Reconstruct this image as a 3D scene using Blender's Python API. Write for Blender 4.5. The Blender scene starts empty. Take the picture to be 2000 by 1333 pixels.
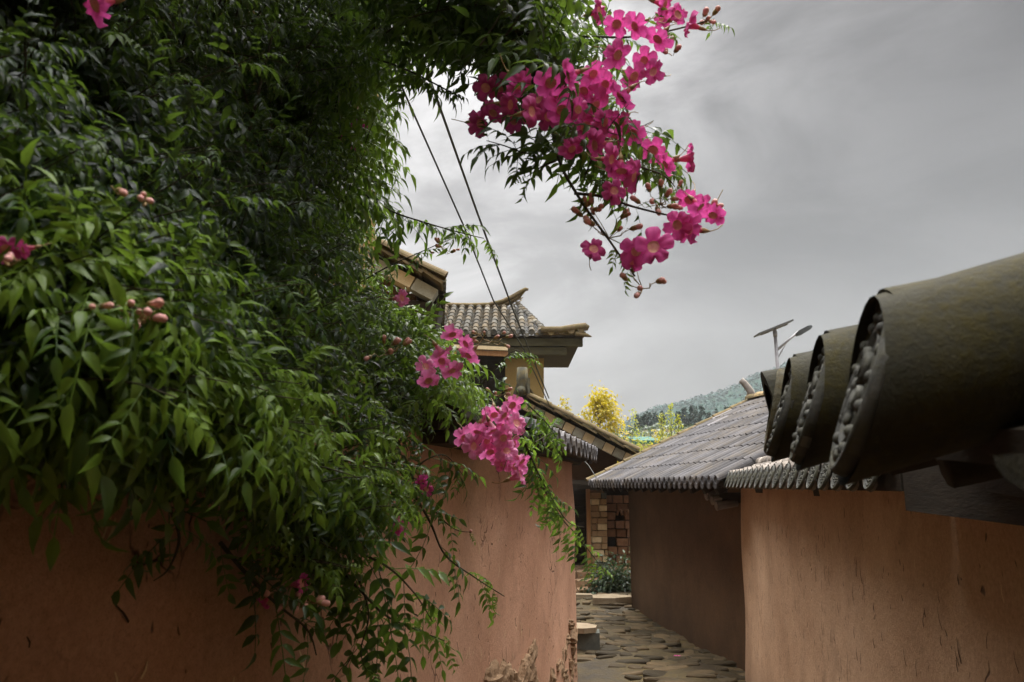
import bpy, bmesh, math, random
import numpy as np
from mathutils import Vector, Matrix
R = math.radians
random.seed(11); rng = np.random.default_rng(11)
scene = bpy.context.scene
COL = scene.collection

# ---------------------------------------------------------------- camera
TH = math.atan(283.5/1500.0); EYE = 1.6
cam_d = bpy.data.cameras.new("camera"); cam = bpy.data.objects.new("camera", cam_d); COL.objects.link(cam)
cam.location = (0, 0, EYE); cam.rotation_euler = (math.pi/2+TH, 0, 0)
cam_d.sensor_width = 36; cam_d.lens = 27.0; cam_d.clip_start = 0.02; cam_d.clip_end = 3000
cam_d.dof.use_dof = True; cam_d.dof.focus_distance = 4.2; cam_d.dof.aperture_fstop = 8.0
scene.camera = cam
scene.view_settings.view_transform = 'Standard'; scene.view_settings.look = 'None'
scene.view_settings.exposure = 1.15; scene.view_settings.gamma = 1.0
scene.cycles.max_bounces = 7; scene.cycles.diffuse_bounces = 3; scene.cycles.glossy_bounces = 2
scene.cycles.transmission_bounces = 4; scene.cycles.volume_bounces = 1
scene.cycles.use_denoising = True
scene.cycles.sample_clamp_indirect = 6.0

def ray(px, py):
    u = (px-1000)/1500.0; v = (666.5-py)/1500.0
    return Vector((u, math.cos(TH)-v*math.sin(TH), math.sin(TH)+v*math.cos(TH)))
def at(px, py, Y):
    d = ray(px, py); return Vector((0, 0, EYE)) + d*(Y/d.y)

# ---------------------------------------------------------------- world: overcast sky, sun glow behind the cloud
SUN_EL, SUN_AZ = R(58), R(24)      # azimuth measured from +Y towards +X
SUND = Vector((math.sin(SUN_AZ)*math.cos(SUN_EL), math.cos(SUN_AZ)*math.cos(SUN_EL), math.sin(SUN_EL)))
world = bpy.data.worlds.new("World"); scene.world = world; world.use_nodes = True
def build_world():
    nt = world.node_tree; N = nt.nodes; L = nt.links
    for n in list(N): N.remove(n)
    out = N.new('ShaderNodeOutputWorld')
    sky = N.new('ShaderNodeTexSky'); sky.sky_type = 'NISHITA'; sky.sun_disc = False
    sky.sun_elevation = SUN_EL; sky.sun_rotation = SUN_AZ
    bg1 = N.new('ShaderNodeBackground'); bg1.inputs[1].default_value = 0.06; L.new(sky.outputs[0], bg1.inputs[0])
    tc = N.new('ShaderNodeTexCoord')
    def math_(op, a, b=None, c=None):
        m = N.new('ShaderNodeMath'); m.operation = op
        for i, x in enumerate((a, b, c)):
            if x is None: continue
            if isinstance(x, (int, float)): m.inputs[i].default_value = x
            else: L.new(x, m.inputs[i])
        return m.outputs[0]
    def dot(v):
        d = N.new('ShaderNodeVectorMath'); d.operation = 'DOT_PRODUCT'
        L.new(tc.outputs['Generated'], d.inputs[0]); d.inputs[1].default_value = v; return d.outputs['Value']
    sep = N.new('ShaderNodeSeparateXYZ'); L.new(tc.outputs['Generated'], sep.inputs[0])
    z = math_('MAXIMUM', sep.outputs[2], 0.0)
    def mr(val, a, b, c, d):
        m = N.new('ShaderNodeMapRange'); m.interpolation_type = 'SMOOTHSTEP'
        L.new(val, m.inputs[0])
        for i, x in enumerate((a, b, c, d)): m.inputs[i+1].default_value = x
        return m.outputs[0]
    base = mr(z, 0.05, 0.42, 0.21, 0.38); zen = mr(z, 0.70, 0.95, 0.0, 5.2)      # overcast sky: brightest overhead
    glow_dir = ray(1330, -60).normalized()
    g = math_('ADD', mr(dot(glow_dir), 0.93, 0.995, 0.0, 0.62), mr(dot(glow_dir), 0.82, 0.97, 0.0, 0.16))
    left_dir = ray(820, 260).normalized()
    base = math_('ADD', base, mr(sep.outputs[1], 0.05, -0.6, 0.0, 0.65))
    g = math_('ADD', g, mr(dot(left_dir), 0.90, 0.99, 0.0, 0.42))
    dark_dir = ray(2080, 330).normalized()
    k = math_('SUBTRACT', 1.0, mr(dot(dark_dir), 0.80, 0.975, 0.0, 0.76))
    mp = N.new('ShaderNodeMapping'); mp.inputs['Scale'].default_value = (1.0, 1.0, 2.6); mp.inputs['Location'].default_value = (3.1, 1.7, 0.4)
    L.new(tc.outputs['Generated'], mp.inputs[0])
    nz = N.new('ShaderNodeTexNoise'); nz.inputs['Scale'].default_value = 3.3; nz.inputs['Detail'].default_value = 6; nz.inputs['Roughness'].default_value = 0.56
    nz.inputs['Distortion'].default_value = 0.5
    L.new(mp.outputs[0], nz.inputs['Vector'])
    cl = mr(nz.outputs[0], 0.36, 0.66, 0.54, 1.38)
    val = math_('ADD', math_('MULTIPLY', math_('MULTIPLY', math_('MULTIPLY', math_('ADD', base, g), k), cl), 0.305), zen)
    comb = N.new('ShaderNodeMix'); comb.data_type = 'RGBA'; comb.blend_type = 'MULTIPLY'; comb.inputs['Factor'].default_value = 1
    comb.inputs['A'].default_value = (1.0, 0.985, 0.985, 1)
    L.new(val, comb.inputs['B'])
    bg2 = N.new('ShaderNodeBackground'); L.new(comb.outputs['Result'], bg2.inputs[0]); bg2.inputs[1].default_value = 1.0
    mix = N.new('ShaderNodeMixShader'); mix.inputs[0].default_value = 0.95
    L.new(bg1.outputs[0], mix.inputs[1]); L.new(bg2.outputs[0], mix.inputs[2]); L.new(mix.outputs[0], out.inputs[0])
build_world()
sun_d = bpy.data.lights.new("sun", 'SUN'); sun_d.energy = 1.5; sun_d.angle = R(35); sun_d.color = (1.0, 0.96, 0.9)
sun = bpy.data.objects.new("sun", sun_d); COL.objects.link(sun)
sun.rotation_euler = (-SUND).to_track_quat('-Z', 'Y').to_euler()

# ---------------------------------------------------------------- helpers
class MB:
    def __init__(s): s.v = []; s.f = []; s.m = []; s.sm = []
    def add(s, vs, fs, mat=0, smooth=False):
        o = len(s.v); s.v.extend([tuple(p) for p in vs])
        for f in fs: s.f.append(tuple(i+o for i in f)); s.m.append(mat); s.sm.append(smooth)
    def box(s, c, sx, sy, sz, rot=None, mat=0, jit=0.0):
        vs = []
        for dx in (-1, 1):
            for dy in (-1, 1):
                for dz in (-1, 1):
                    p = Vector((dx*sx/2, dy*sy/2, dz*sz/2))
                    if jit: p += Vector((random.uniform(-jit, jit), random.uniform(-jit, jit), random.uniform(-jit, jit)))
                    if rot is not None: p = rot @ p
                    vs.append(Vector(c)+p)
        s.add(vs, [(0,1,3,2),(4,6,7,5),(0,4,5,1),(2,3,7,6),(0,2,6,4),(1,5,7,3)], mat)
    def quad(s, a, b, c, d, mat=0): s.add([a, b, c, d], [(0,1,2,3)], mat)
    def prism(s, pts, vec, mat=0):
        n = len(pts); vec = Vector(vec)
        vs = [Vector(p) for p in pts]+[Vector(p)+vec for p in pts]
        fs = [tuple(range(n)), tuple(range(2*n-1, n-1, -1))]+[(i, i+n, (i+1) % n+n, (i+1) % n) for i in range(n)]
        s.add(vs, fs, mat)
    def tube(s, pts, rad, n=6, mat=0, cap=True):
        pts = [Vector(p) for p in pts]; k = len(pts)
        if isinstance(rad, (int, float)): rad = [rad]*k
        vs = []
        up = Vector((0.13, 0.21, 1)).normalized()
        for i, p in enumerate(pts):
            t = (pts[min(i+1, k-1)]-pts[max(i-1, 0)])
            t = t.normalized() if t.length > 1e-9 else Vector((0, 0, 1))
            a = t.cross(up)
            if a.length < 1e-3: a = t.cross(Vector((1, 0, 0)))
            a.normalize(); b = t.cross(a)
            for j in range(n):
                q = 2*math.pi*j/n; vs.append(p+(a*math.cos(q)+b*math.sin(q))*rad[i])
        fs = [(i*n+j, i*n+(j+1) % n, (i+1)*n+(j+1) % n, (i+1)*n+j) for i in range(k-1) for j in range(n)]
        if cap: fs += [tuple(range(n-1, -1, -1)), tuple(range((k-1)*n, k*n))]
        s.add(vs, fs, mat, True)
    def blob(s, c, rx, ry, rz, seg=8, rings=5, rot=None, mat=0, jit=0.0):
        vs = []; c = Vector(c)
        for i in range(rings+1):
            th = math.pi*i/rings
            for j in range(seg):
                ph = 2*math.pi*j/seg; k = 1+random.uniform(-jit, jit)
                p = Vector((rx*math.sin(th)*math.cos(ph)*k, ry*math.sin(th)*math.sin(ph)*k, rz*math.cos(th)*k))
                if rot is not None: p = rot @ p
                vs.append(c+p)
        fs = [(i*seg+j, (i+1)*seg+j, (i+1)*seg+(j+1) % seg, i*seg+(j+1) % seg) for i in range(rings) for j in range(seg)]
        s.add(vs, fs, mat, True)
    def build(s, name, mats, parent=None, smooth=None, clean=False):
        me = bpy.data.meshes.new(name); me.from_pydata(s.v, [], s.f); me.update()
        if not isinstance(mats, (list, tuple)): mats = [mats]
        for m in mats: me.materials.append(m)
        me.polygons.foreach_set('material_index', s.m)
        me.polygons.foreach_set('use_smooth', s.sm if smooth is None else [smooth]*len(s.f))
        if clean:
            bm = bmesh.new(); bm.from_mesh(me); bmesh.ops.remove_doubles(bm, verts=bm.verts, dist=1e-5)
            bmesh.ops.recalc_face_normals(bm, faces=bm.faces); bm.to_mesh(me); bm.free()
        o = bpy.data.objects.new(name, me); COL.objects.link(o)
        if parent is not None: o.parent = parent; o.matrix_parent_inverse = parent.matrix_basis.inverted()
        return o
def inpoly(x, y, P):
    c = False; j = len(P)-1
    for i in range(len(P)):
        xi, yi = P[i]; xj, yj = P[j]
        if (yi > y) != (yj > y) and x < (xj-xi)*(y-yi)/(yj-yi)+xi: c = not c
        j = i
    return c
def sample(P):
    x0, x1 = min(p[0] for p in P), max(p[0] for p in P); y0, y1 = min(p[1] for p in P), max(p[1] for p in P)
    while True:
        x, y = random.uniform(x0, x1), random.uniform(y0, y1)
        if inpoly(x, y, P): return x, y
def tag(o, label=None, cat=None, group=None, kind=None):
    if label: o['label'] = label
    if cat: o['category'] = cat
    if group: o['group'] = group
    if kind: o['kind'] = kind
    return o
def thing(name, loc, label, cat, group=None):
    o = bpy.data.objects.new(name, None); COL.objects.link(o); o.location = loc; o.empty_display_size = 0.2
    return tag(o, label, cat, group)

# ---------------------------------------------------------------- materials
class NM:
    def __init__(s, name):
        s.mat = bpy.data.materials.new(name); s.mat.use_nodes = True
        s.nt = s.mat.node_tree; s.N = s.nt.nodes; s.L = s.nt.links
        s.bsdf = s.N['Principled BSDF']; s.tc = s.N.new('ShaderNodeTexCoord')
    def vec(s, scale=(1, 1, 1), rot=(0, 0, 0), loc=(0, 0, 0), src=None):
        m = s.N.new('ShaderNodeMapping'); m.inputs['Scale'].default_value = scale; m.inputs['Rotation'].default_value = rot; m.inputs['Location'].default_value = loc
        s.L.new(src if src is not None else s.geo(), m.inputs[0]); return m.outputs[0]
    def geo(s):
        if not hasattr(s, '_g'): s._g = s.tc.outputs['Object']
        return s._g
    def noise(s, scale, detail=4, rough=0.55, vec=None, dist=0.0):
        n = s.N.new('ShaderNodeTexNoise'); n.inputs['Scale'].default_value = scale; n.inputs['Detail'].default_value = detail
        n.inputs['Roughness'].default_value = rough; n.inputs['Distortion'].default_value = dist
        s.L.new(vec if vec is not None else s.geo(), n.inputs['Vector']); return n.outputs[0]
    def noisec(s, scale, detail=3, vec=None):
        n = s.N.new('ShaderNodeTexNoise'); n.inputs['Scale'].default_value = scale; n.inputs['Detail'].default_value = detail
        s.L.new(vec if vec is not None else s.geo(), n.inputs['Vector']); return n.outputs['Color']
    def voro(s, scale, feature='F1', vec=None, out='Distance'):
        n = s.N.new('ShaderNodeTexVoronoi'); n.feature = feature; n.inputs['Scale'].default_value = scale
        s.L.new(vec if vec is not None else s.geo(), n.inputs['Vector']); return n.outputs[out]
    def ramp(s, fac, stops, interp='LINEAR'):
        r = s.N.new('ShaderNodeValToRGB'); r.color_ramp.interpolation = interp
        e = r.color_ramp.elements
        while len(e) < len(stops): e.new(0.5)
        for i, (p, c) in enumerate(stops):
            e[i].position = p; e[i].color = tuple(c)+(1,) if len(c) == 3 else c
        s.L.new(fac, r.inputs[0]); return r.outputs[0]
    def mr(s, v, a, b, c=0.0, d=1.0):
        m = s.N.new('ShaderNodeMapRange'); s.L.new(v, m.inputs[0])
        for i, x in enumerate((a, b, c, d)): m.inputs[i+1].default_value = x
        return m.outputs[0]
    def mix(s, f, a, b, mode='MIX'):
        m = s.N.new('ShaderNodeMix'); m.data_type = 'RGBA'; m.blend_type = mode
        for x, nm in ((f, 'Factor'), (a, 'A'), (b, 'B')):
            i = m.inputs[nm] if nm != 'Factor' else m.inputs[0]
            if isinstance(x, (int, float)): i.default_value = x
            elif isinstance(x, (tuple, list)): i.default_value = tuple(x)+(1,) if len(x) == 3 else x
            else: s.L.new(x, i)
        return m.outputs['Result']
    def math(s, op, a, b=None):
        m = s.N.new('ShaderNodeMath'); m.operation = op
        for i, x in enumerate((a, b)):
            if x is None: continue
            if isinstance(x, (int, float)): m.inputs[i].default_value = x
            else: s.L.new(x, m.inputs[i])
        return m.outputs[0]
    def vadd(s, a, b, k):
        m = s.N.new('ShaderNodeVectorMath'); m.operation = 'MULTIPLY_ADD'
        s.L.new(b, m.inputs[0]); m.inputs[1].default_value = (k, k, k); s.L.new(a, m.inputs[2]); return m.outputs[0]
    def color(s, c):
        i = s.bsdf.inputs['Base Color']
        if isinstance(c, tuple): i.default_value = tuple(c)+(1,)
        else: s.L.new(c, i)
        return s
    def rough(s, r, spec=0.5):
        if isinstance(r, (int, float)): s.bsdf.inputs['Roughness'].default_value = r
        else: s.L.new(r, s.bsdf.inputs['Roughness'])
        s.bsdf.inputs['Specular IOR Level'].default_value = spec; return s
    def bump(s, h, strength=0.4, dist=0.01):
        b = s.N.new('ShaderNodeBump'); b.inputs['Strength'].default_value = strength; b.inputs['Distance'].default_value = dist
        s.L.new(h, b.inputs['Height']); s.L.new(b.outputs[0], s.bsdf.inputs['Normal']); return s
    def attr(s, name):
        a = s.N.new('ShaderNodeAttribute'); a.attribute_name = name; return a.outputs['Fac']
    def translucent(s, col, fac):
        t = s.N.new('ShaderNodeBsdfTranslucent'); m = s.N.new('ShaderNodeMixShader'); m.inputs[0].default_value = fac
        if isinstance(col, tuple): t.inputs[0].default_value = tuple(col)+(1,)
        else: s.L.new(col, t.inputs[0])
        out = s.N['Material Output']; s.L.new(s.bsdf.outputs[0], m.inputs[1]); s.L.new(t.outputs[0], m.inputs[2]); s.L.new(m.outputs[0], out.inputs[0]); return s

def adobe(name, c1, c2, c3, cracks=False, streak=0.5, flecks=True):
    m = NM(name)
    big = m.noise(1.1, 5, 0.6); mid = m.noise(6, 5, 0.65); fine = m.noise(70, 4, 0.7)
    st = m.noise(2.2, 6, 0.7, m.vec((1.3, 1.3, 0.30)), 0.4)
    c = m.ramp(big, [(0.30, c1), (0.52, c2), (0.72, c3)])
    c = m.mix(m.mr(mid, 0.35, 0.75, 0, 0.45), c, c1)
    c = m.mix(m.mr(st, 0.50, 0.80, 0, streak*0.7), c, tuple(x*0.50 for x in c1))
    gr = m.noise(240, 3, 0.75); c = m.mix(m.mr(gr, 0.50, 0.70, 0, 0.6), c, tuple(x*0.5 for x in c1)); pit = m.noise(38, 5, 0.8, m.vec(loc=(3, 9, 1))); c = m.mix(m.mr(pit, 0.60, 0.74, 0, 0.6), c, tuple(x*0.42 for x in c1))
    c = m.mix(m.mr(fine, 0.35, 0.7, 0.0, 0.30), c, tuple(min(1, x*1.35) for x in c3))
    h = m.math('ADD', m.math('MULTIPLY', mid, 0.5), m.math('MULTIPLY', fine, 0.25))
    if flecks:
        wv = m.vadd(m.geo(), m.noisec(4.0), 0.25)
        v = m.vec((42, 42, 9), (0.3, 0.15, 0.2), src=wv)
        d = m.voro(1.0, 'F1', v); rc = m.voro(1.0, 'F1', v, 'Color')
        sp = m.N.new('ShaderNodeSeparateColor'); m.L.new(rc, sp.inputs[0])
        lim = m.math('MULTIPLY', m.mr(sp.outputs[0], 0.80, 0.81), m.mr(d, 0.10, 0.17, 1, 0))
        lim2 = m.math('MULTIPLY', m.mr(sp.outputs[0], 0.14, 0.13), m.mr(d, 0.14, 0.24, 1, 0))
        c = m.mix(m.math('MULTIPLY', lim, 0.55), c, (0.50, 0.33, 0.17)); c = m.mix(m.math('MULTIPLY', lim2, 0.75), c, (0.055, 0.035, 0.025))
        h = m.math('SUBTRACT', h, m.math('MULTIPLY', lim2, 0.5))
    if cracks:
        wv = m.vadd(m.geo(), m.noisec(5.0, 4), 0.22)
        d = m.voro(5.5, 'DISTANCE_TO_EDGE', m.vec((1, 1, 0.62), src=wv))
        msk = m.mr(m.noise(1.6, 2), 0.54, 0.66)
        cr = m.math('MULTIPLY', m.mr(d, 0.004, 0.020, 1, 0), msk)
        c = m.mix(m.math('MULTIPLY', cr, 0.85), c, (0.03, 0.02, 0.014)); h = m.math('SUBTRACT', h, cr)
    sz = m.N.new('ShaderNodeSeparateXYZ'); m.L.new(m.geo(), sz.inputs[0]); stn = m.noise(2.6, 6, 0.7, m.vec((1.2, 1.2, 0.5), loc=(5, 1, 3)))
    damp = m.math('MULTIPLY', m.mr(m.math('ADD', sz.outputs[2], m.math('MULTIPLY', stn, 0.9)), 0.85, 0.35), 0.55)
    c = m.mix(damp, c, tuple(x*0.45 for x in c1))
    blot = m.noise(3.3, 6, 0.72, m.vec(loc=(1, 8, 4))); c = m.mix(m.mr(blot, 0.54, 0.72, 0, 0.6), c, tuple(x*0.62 for x in c2))
    h = m.math('ADD', h, m.math('MULTIPLY', gr, 0.18))
    m.color(c).rough(0.93, 0.12).bump(h, 0.8, 0.014)
    return m.mat
def clay(name, base, light, moss, moss_amt=0.5, scale=1.0, bump=0.5):
    m = NM(name)
    n1 = m.noise(4*scale, 5, 0.6); n2 = m.noise(22*scale, 5, 0.7); n3 = m.noise(2.2*scale, 4, 0.6, m.vec(loc=(4, 2, 7)))
    n4 = m.noise(55*scale, 4, 0.7)
    per = m.attr('tone')
    c = m.mix(m.mr(n1, 0.3, 0.7), base, light)
    c = m.mix(m.mr(per, 0.0, 1.0, 0.0, 0.75), c, tuple(x*0.45 for x in base)); c = m.mix(m.mr(per, 0.955, 0.975, 0, 0.6), c, tuple(min(1, x*2.2) for x in light))
    c = m.mix(m.math('MULTIPLY', m.mr(n3, 0.44, 0.62), m.mr(n2, 0.3, 0.65, 0, moss_amt)), c, moss)
    c = m.mix(m.mr(n4, 0.60, 0.78, 0, 0.4), c, tuple(min(1, x*2.0) for x in light))
    m.color(c).rough(0.85, 0.25).bump(m.math('ADD', n2, m.math('MULTIPLY', n4, 0.5)), bump, 0.006)
    return m.mat
def simple(name, c1, c2, scale=8, rough=0.8, spec=0.3, bump=0.3, stretch=(1, 1, 1), dist=0.006):
    m = NM(name); n = m.noise(scale, 5, 0.62, m.vec(stretch)); f = m.noise(scale*7, 4, 0.65, m.vec(stretch))
    c = m.mix(m.mr(n, 0.3, 0.7), c1, c2); c = m.mix(m.mr(f, 0.45, 0.8, 0, 0.45), c, tuple(x*0.5 for x in c1))
    m.color(c).rough(rough, spec).bump(m.math('ADD', n, m.math('MULTIPLY', f, 0.4)), bump, dist); return m.mat
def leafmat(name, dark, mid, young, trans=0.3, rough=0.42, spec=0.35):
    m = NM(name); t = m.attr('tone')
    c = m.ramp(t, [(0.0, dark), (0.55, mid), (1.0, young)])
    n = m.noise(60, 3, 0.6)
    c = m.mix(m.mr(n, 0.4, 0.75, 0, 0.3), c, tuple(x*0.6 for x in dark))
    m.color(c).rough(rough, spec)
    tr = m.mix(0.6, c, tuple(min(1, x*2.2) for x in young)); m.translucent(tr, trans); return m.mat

M = {}
M['adobe_pink'] = adobe('pink_adobe_plaster', (0.38, 0.205, 0.127), (0.51, 0.292, 0.19), (0.61, 0.37, 0.255), cracks=True, streak=0.45)
M['adobe_tan'] = adobe('tan_adobe_plaster', (0.385, 0.24, 0.145), (0.51, 0.338, 0.212), (0.61, 0.425, 0.285), streak=0.55)
M['adobe_dark'] = adobe('old_brown_adobe', (0.075, 0.046, 0.026), (0.115, 0.069, 0.037), (0.16, 0.096, 0.052), streak=0.6, flecks=False)
M['adobe_ochre'] = adobe('ochre_plaster', (0.27, 0.185, 0.066), (0.34, 0.235, 0.088), (0.39, 0.28, 0.12), streak=0.3, flecks=False)
M['tile_grey'] = clay('grey_clay_tile', (0.070, 0.067, 0.069), (0.145, 0.138, 0.141), (0.16, 0.115, 0.05), 0.35, 1.0)
M['tile_pale'] = clay('pale_clay_tile', (0.20, 0.175, 0.155), (0.34, 0.30, 0.26), (0.12, 0.085, 0.04), 0.5, 3.0)
M['tile_old'] = clay('weathered_olive_tile', (0.078, 0.076, 0.054), (0.135, 0.128, 0.088), (0.15, 0.105, 0.028), 0.75, 5.0, 0.7)
M['tile_near'] = clay('mossy_gate_tile', (0.026, 0.026, 0.018), (0.085, 0.079, 0.052), (0.052, 0.042, 0.008), 0.95, 3.2, 0.45)
M['mortar'] = simple('old_mortar', (0.05, 0.045, 0.03), (0.09, 0.08, 0.05), 14, 0.95, 0.1, 0.8, dist=0.012)
M['tile_disc'] = clay('dark_tile_end', (0.070, 0.070, 0.062), (0.125, 0.123, 0.11), (0.095, 0.085, 0.02), 0.5, 8.0, 0.35)
M['tile_temple'] = clay('greenish_brown_tile', (0.062, 0.057, 0.045), (0.105, 0.098, 0.078), (0.13, 0.078, 0.016), 0.8, 1.2)
M['tile_moss'] = clay('mossy_verge_tile', (0.12, 0.09, 0.045), (0.24, 0.17, 0.085), (0.10, 0.085, 0.02), 0.9, 5.0, 0.8)
M['wood_dark'] = simple('dark_timber', (0.026, 0.021, 0.015), (0.050, 0.039, 0.027), 5, 0.8, 0.2, 0.4, (1, 1, 6))
M['wood_olive'] = simple('weathered_timber', (0.045, 0.040, 0.020), (0.08, 0.07, 0.034), 4, 0.85, 0.2, 0.4, (1, 1, 5))
M['wood_warm'] = simple('warm_timber', (0.26, 0.125, 0.05), (0.38, 0.20, 0.085), 6, 0.75, 0.25, 0.3, (5, 5, 0.7))
M['brick_cream'] = simple('cream_brick', (0.60, 0.47, 0.27), (0.74, 0.60, 0.38), 9, 0.9, 0.15)
M['brick_grey'] = simple('grey_brick', (0.32, 0.31, 0.24), (0.43, 0.42, 0.34), 9, 0.9, 0.15)
M['brick_buff'] = simple('buff_brick', (0.30, 0.19, 0.10), (0.40, 0.27, 0.145), 12, 0.9, 0.15)
M['brick_slate'] = simple('slate_brick', (0.085, 0.092, 0.082), (0.14, 0.145, 0.12), 12, 0.9, 0.15)
M['mud_brick'] = simple('mud_brick', (0.19, 0.10, 0.055), (0.28, 0.155, 0.085), 14, 0.95, 0.1, 0.7, dist=0.02)
M['stone'] = simple('foundation_stone', (0.19, 0.115, 0.062), (0.33, 0.22, 0.13), 11, 0.88, 0.25, 0.9, dist=0.02)
M['slab'] = simple('pale_stone_slab', (0.21, 0.16, 0.10), (0.33, 0.26, 0.17), 7, 0.85, 0.25, 0.6)
M['straw'] = simple('straw', (0.62, 0.45, 0.25), (0.72, 0.56, 0.34), 20, 0.7, 0.3, 0.1)
M['scratch'] = simple('dark_straw', (0.045, 0.030, 0.02), (0.08, 0.05, 0.03), 20, 0.9, 0.1, 0.1)
M['cable'] = simple('black_cable', (0.035, 0.038, 0.028), (0.05, 0.052, 0.04), 6, 0.6, 0.4, 0.1)
M['galv'] = simple('galvanised_steel', (0.22, 0.21, 0.22), (0.32, 0.31, 0.32), 5, 0.5, 0.5, 0.05)
M['panel_back'] = simple('solar_panel_frame', (0.06, 0.06, 0.055), (0.10, 0.10, 0.09), 9, 0.5, 0.5, 0.05)
M['lamp_dark'] = simple('dark_lamp_housing', (0.035, 0.04, 0.04), (0.06, 0.065, 0.065), 9, 0.5, 0.5, 0.05)
M['bark'] = simple('vine_bark', (0.040, 0.036, 0.020), (0.08, 0.07, 0.036), 30, 0.8, 0.2, 0.5)
M['twig'] = simple('grey_twig', (0.10, 0.085, 0.06), (0.16, 0.13, 0.10), 20, 0.85, 0.2, 0.4)
M['turquoise'] = simple('turquoise_sheet', (0.003, 0.085, 0.06), (0.005, 0.11, 0.08), 3, 0.5, 0.4, 0.1)
M['limewash'] = simple('orange_white_wall', (0.50, 0.36, 0.25), (0.66, 0.58, 0.48), 2.5, 0.9, 0.1, 0.2)
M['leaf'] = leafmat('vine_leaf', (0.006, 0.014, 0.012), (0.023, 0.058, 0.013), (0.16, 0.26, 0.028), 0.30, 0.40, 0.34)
M['leaf_bush'] = leafmat('bush_leaf', (0.018, 0.035, 0.018), (0.035, 0.062, 0.024), (0.09, 0.13, 0.05), 0.2)
M['leaf_yellow'] = leafmat('yellow_leaf', (0.12, 0.13, 0.010), (0.36, 0.29, 0.010), (0.52, 0.37, 0.018), 0.35, 0.5)
M['leaf_lime'] = leafmat('lime_leaf', (0.15, 0.20, 0.02), (0.27, 0.32, 0.03), (0.42, 0.42, 0.05), 0.35, 0.5)
M['leaf_cypress'] = leafmat('cypress_leaf', (0.020, 0.040, 0.036), (0.032, 0.058, 0.048), (0.045, 0.080, 0.055), 0.1, 0.7)
M['leaf_far'] = leafmat('hillside_leaf', (0.006, 0.034, 0.033), (0.010, 0.050, 0.046), (0.016, 0.072, 0.056), 0.1, 0.8)

def petalmat(name, lift):
    m = NM(name); t = m.attr('tone')
    c = m.ramp(t, [(0.0, (0.66, 0.28, 0.17)), (0.30, (0.74, 0.17+lift, 0.27+lift)), (0.5, (0.68+lift, 0.075+lift, 0.30+lift)), (1.0, (0.76+lift*1.5, 0.14+lift*1.8, 0.43+lift*2))])
    n = m.noise(55, 3, 0.5); c = m.mix(m.mr(n, 0.4, 0.7, 0, 0.35), c, (0.54+lift, 0.045+lift, 0.25+lift))
    m.color(c).rough(0.55, 0.25); m.translucent(m.mix(0.5, c, (0.8, 0.09, 0.42)), 0.38); return m.mat
M['petal'] = petalmat('pink_petal', 0.0); M['petal_lifted'] = petalmat('lifted_pink_petal', 0.15)  # second copy brightens the dimly lit lower flowers through their petal colour
m_ = NM('flower_throat'); m_.color(m_.ramp(m_.noise(60, 3), [(0.35, (0.72, 0.16, 0.26)), (0.6, (0.85, 0.46, 0.34))])).rough(0.6, 0.2); M['throat'] = m_.mat
m_ = NM('bud_pink'); m_.color(m_.ramp(m_.noise(25, 3), [(0.35, (0.55, 0.26, 0.18)), (0.6, (0.80, 0.42, 0.40))])).rough(0.55, 0.3); M['bud'] = m_.mat
m_ = NM('calyx'); m_.color(m_.ramp(m_.noise(40, 3), [(0.35, (0.20, 0.17, 0.05)), (0.65, (0.42, 0.26, 0.13))])).rough(0.55, 0.3); M['calyx'] = m_.mat

def set_tone(o, per_face):
    me = o.data; a = me.attributes.new('tone', 'FLOAT', 'FACE'); a.data.foreach_set('value', np.asarray(per_face, dtype=np.float32))

# ---------------------------------------------------------------- ground, path, terrain
gm = NM('bare_earth'); gn = gm.noise(0.7, 6, 0.65); gf = gm.noise(14, 5, 0.7)
gm.color(gm.mix(gm.mr(gf, 0.3, 0.7, 0, 0.6), gm.ramp(gn, [(0.35, (0.075, 0.058, 0.026)), (0.65, (0.15, 0.115, 0.055))]), (0.06, 0.05, 0.03))).rough(0.9, 0.2).bump(gf, 0.7, 0.03)
def grid_mesh(name, xs, ys, zf, mat, parent=None):
    mb = MB(); nx, ny = len(xs), len(ys)
    vs = [(x, y, zf(x, y)) for y in ys for x in xs]
    fs = [(j*nx+i, j*nx+i+1, (j+1)*nx+i+1, (j+1)*nx+i) for j in range(ny-1) for i in range(nx-1)]
    mb.add(vs, fs, 0, True); return mb.build(name, mat, parent)
g = MB(); g.quad((-700, -60, -0.05), (900, -60, -0.05), (900, 800, -0.05), (-700, 800, -0.05)); tag(g.build('ground', gm.mat), kind='structure')
pm = NM('wet_mud'); pn = pm.noise(2.0, 5, 0.65); pf = pm.noise(26, 5, 0.7)
pm.color(pm.mix(pm.mr(pf, 0.35, 0.7, 0, 0.6), pm.ramp(pn, [(0.35, (0.040, 0.029, 0.015)), (0.62, (0.115, 0.082, 0.028))]), (0.04, 0.032, 0.022))).rough(pm.mr(pn, 0.3, 0.7, 0.45, 0.9), 0.25).bump(pf, 0.7, 0.02)
def zpath(x, y):
    return 0.02*math.sin(x*3.1+y*1.3)+0.012*math.sin(x*7.3-y*4.1)+0.10*max(0.0, min(1.0, (y-10.7)/0.3))
xs = [-1.6+0.1*i for i in range(46)]; ys = [-4+0.1*i for i in range(175)]
tag(grid_mesh('path', xs, ys, zpath, pm.mat), kind='structure')
sm_ = NM('paving_stone'); t = sm_.attr('tone'); sn = sm_.noise(7, 5, 0.65); sf = sm_.noise(40, 4, 0.7)
sc = sm_.mix(t, (0.026, 0.020, 0.010), (0.14, 0.096, 0.048)); sc = sm_.mix(sm_.mr(sn, 0.38, 0.66, 0, 0.75), sc, (0.055, 0.044, 0.026))
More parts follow.
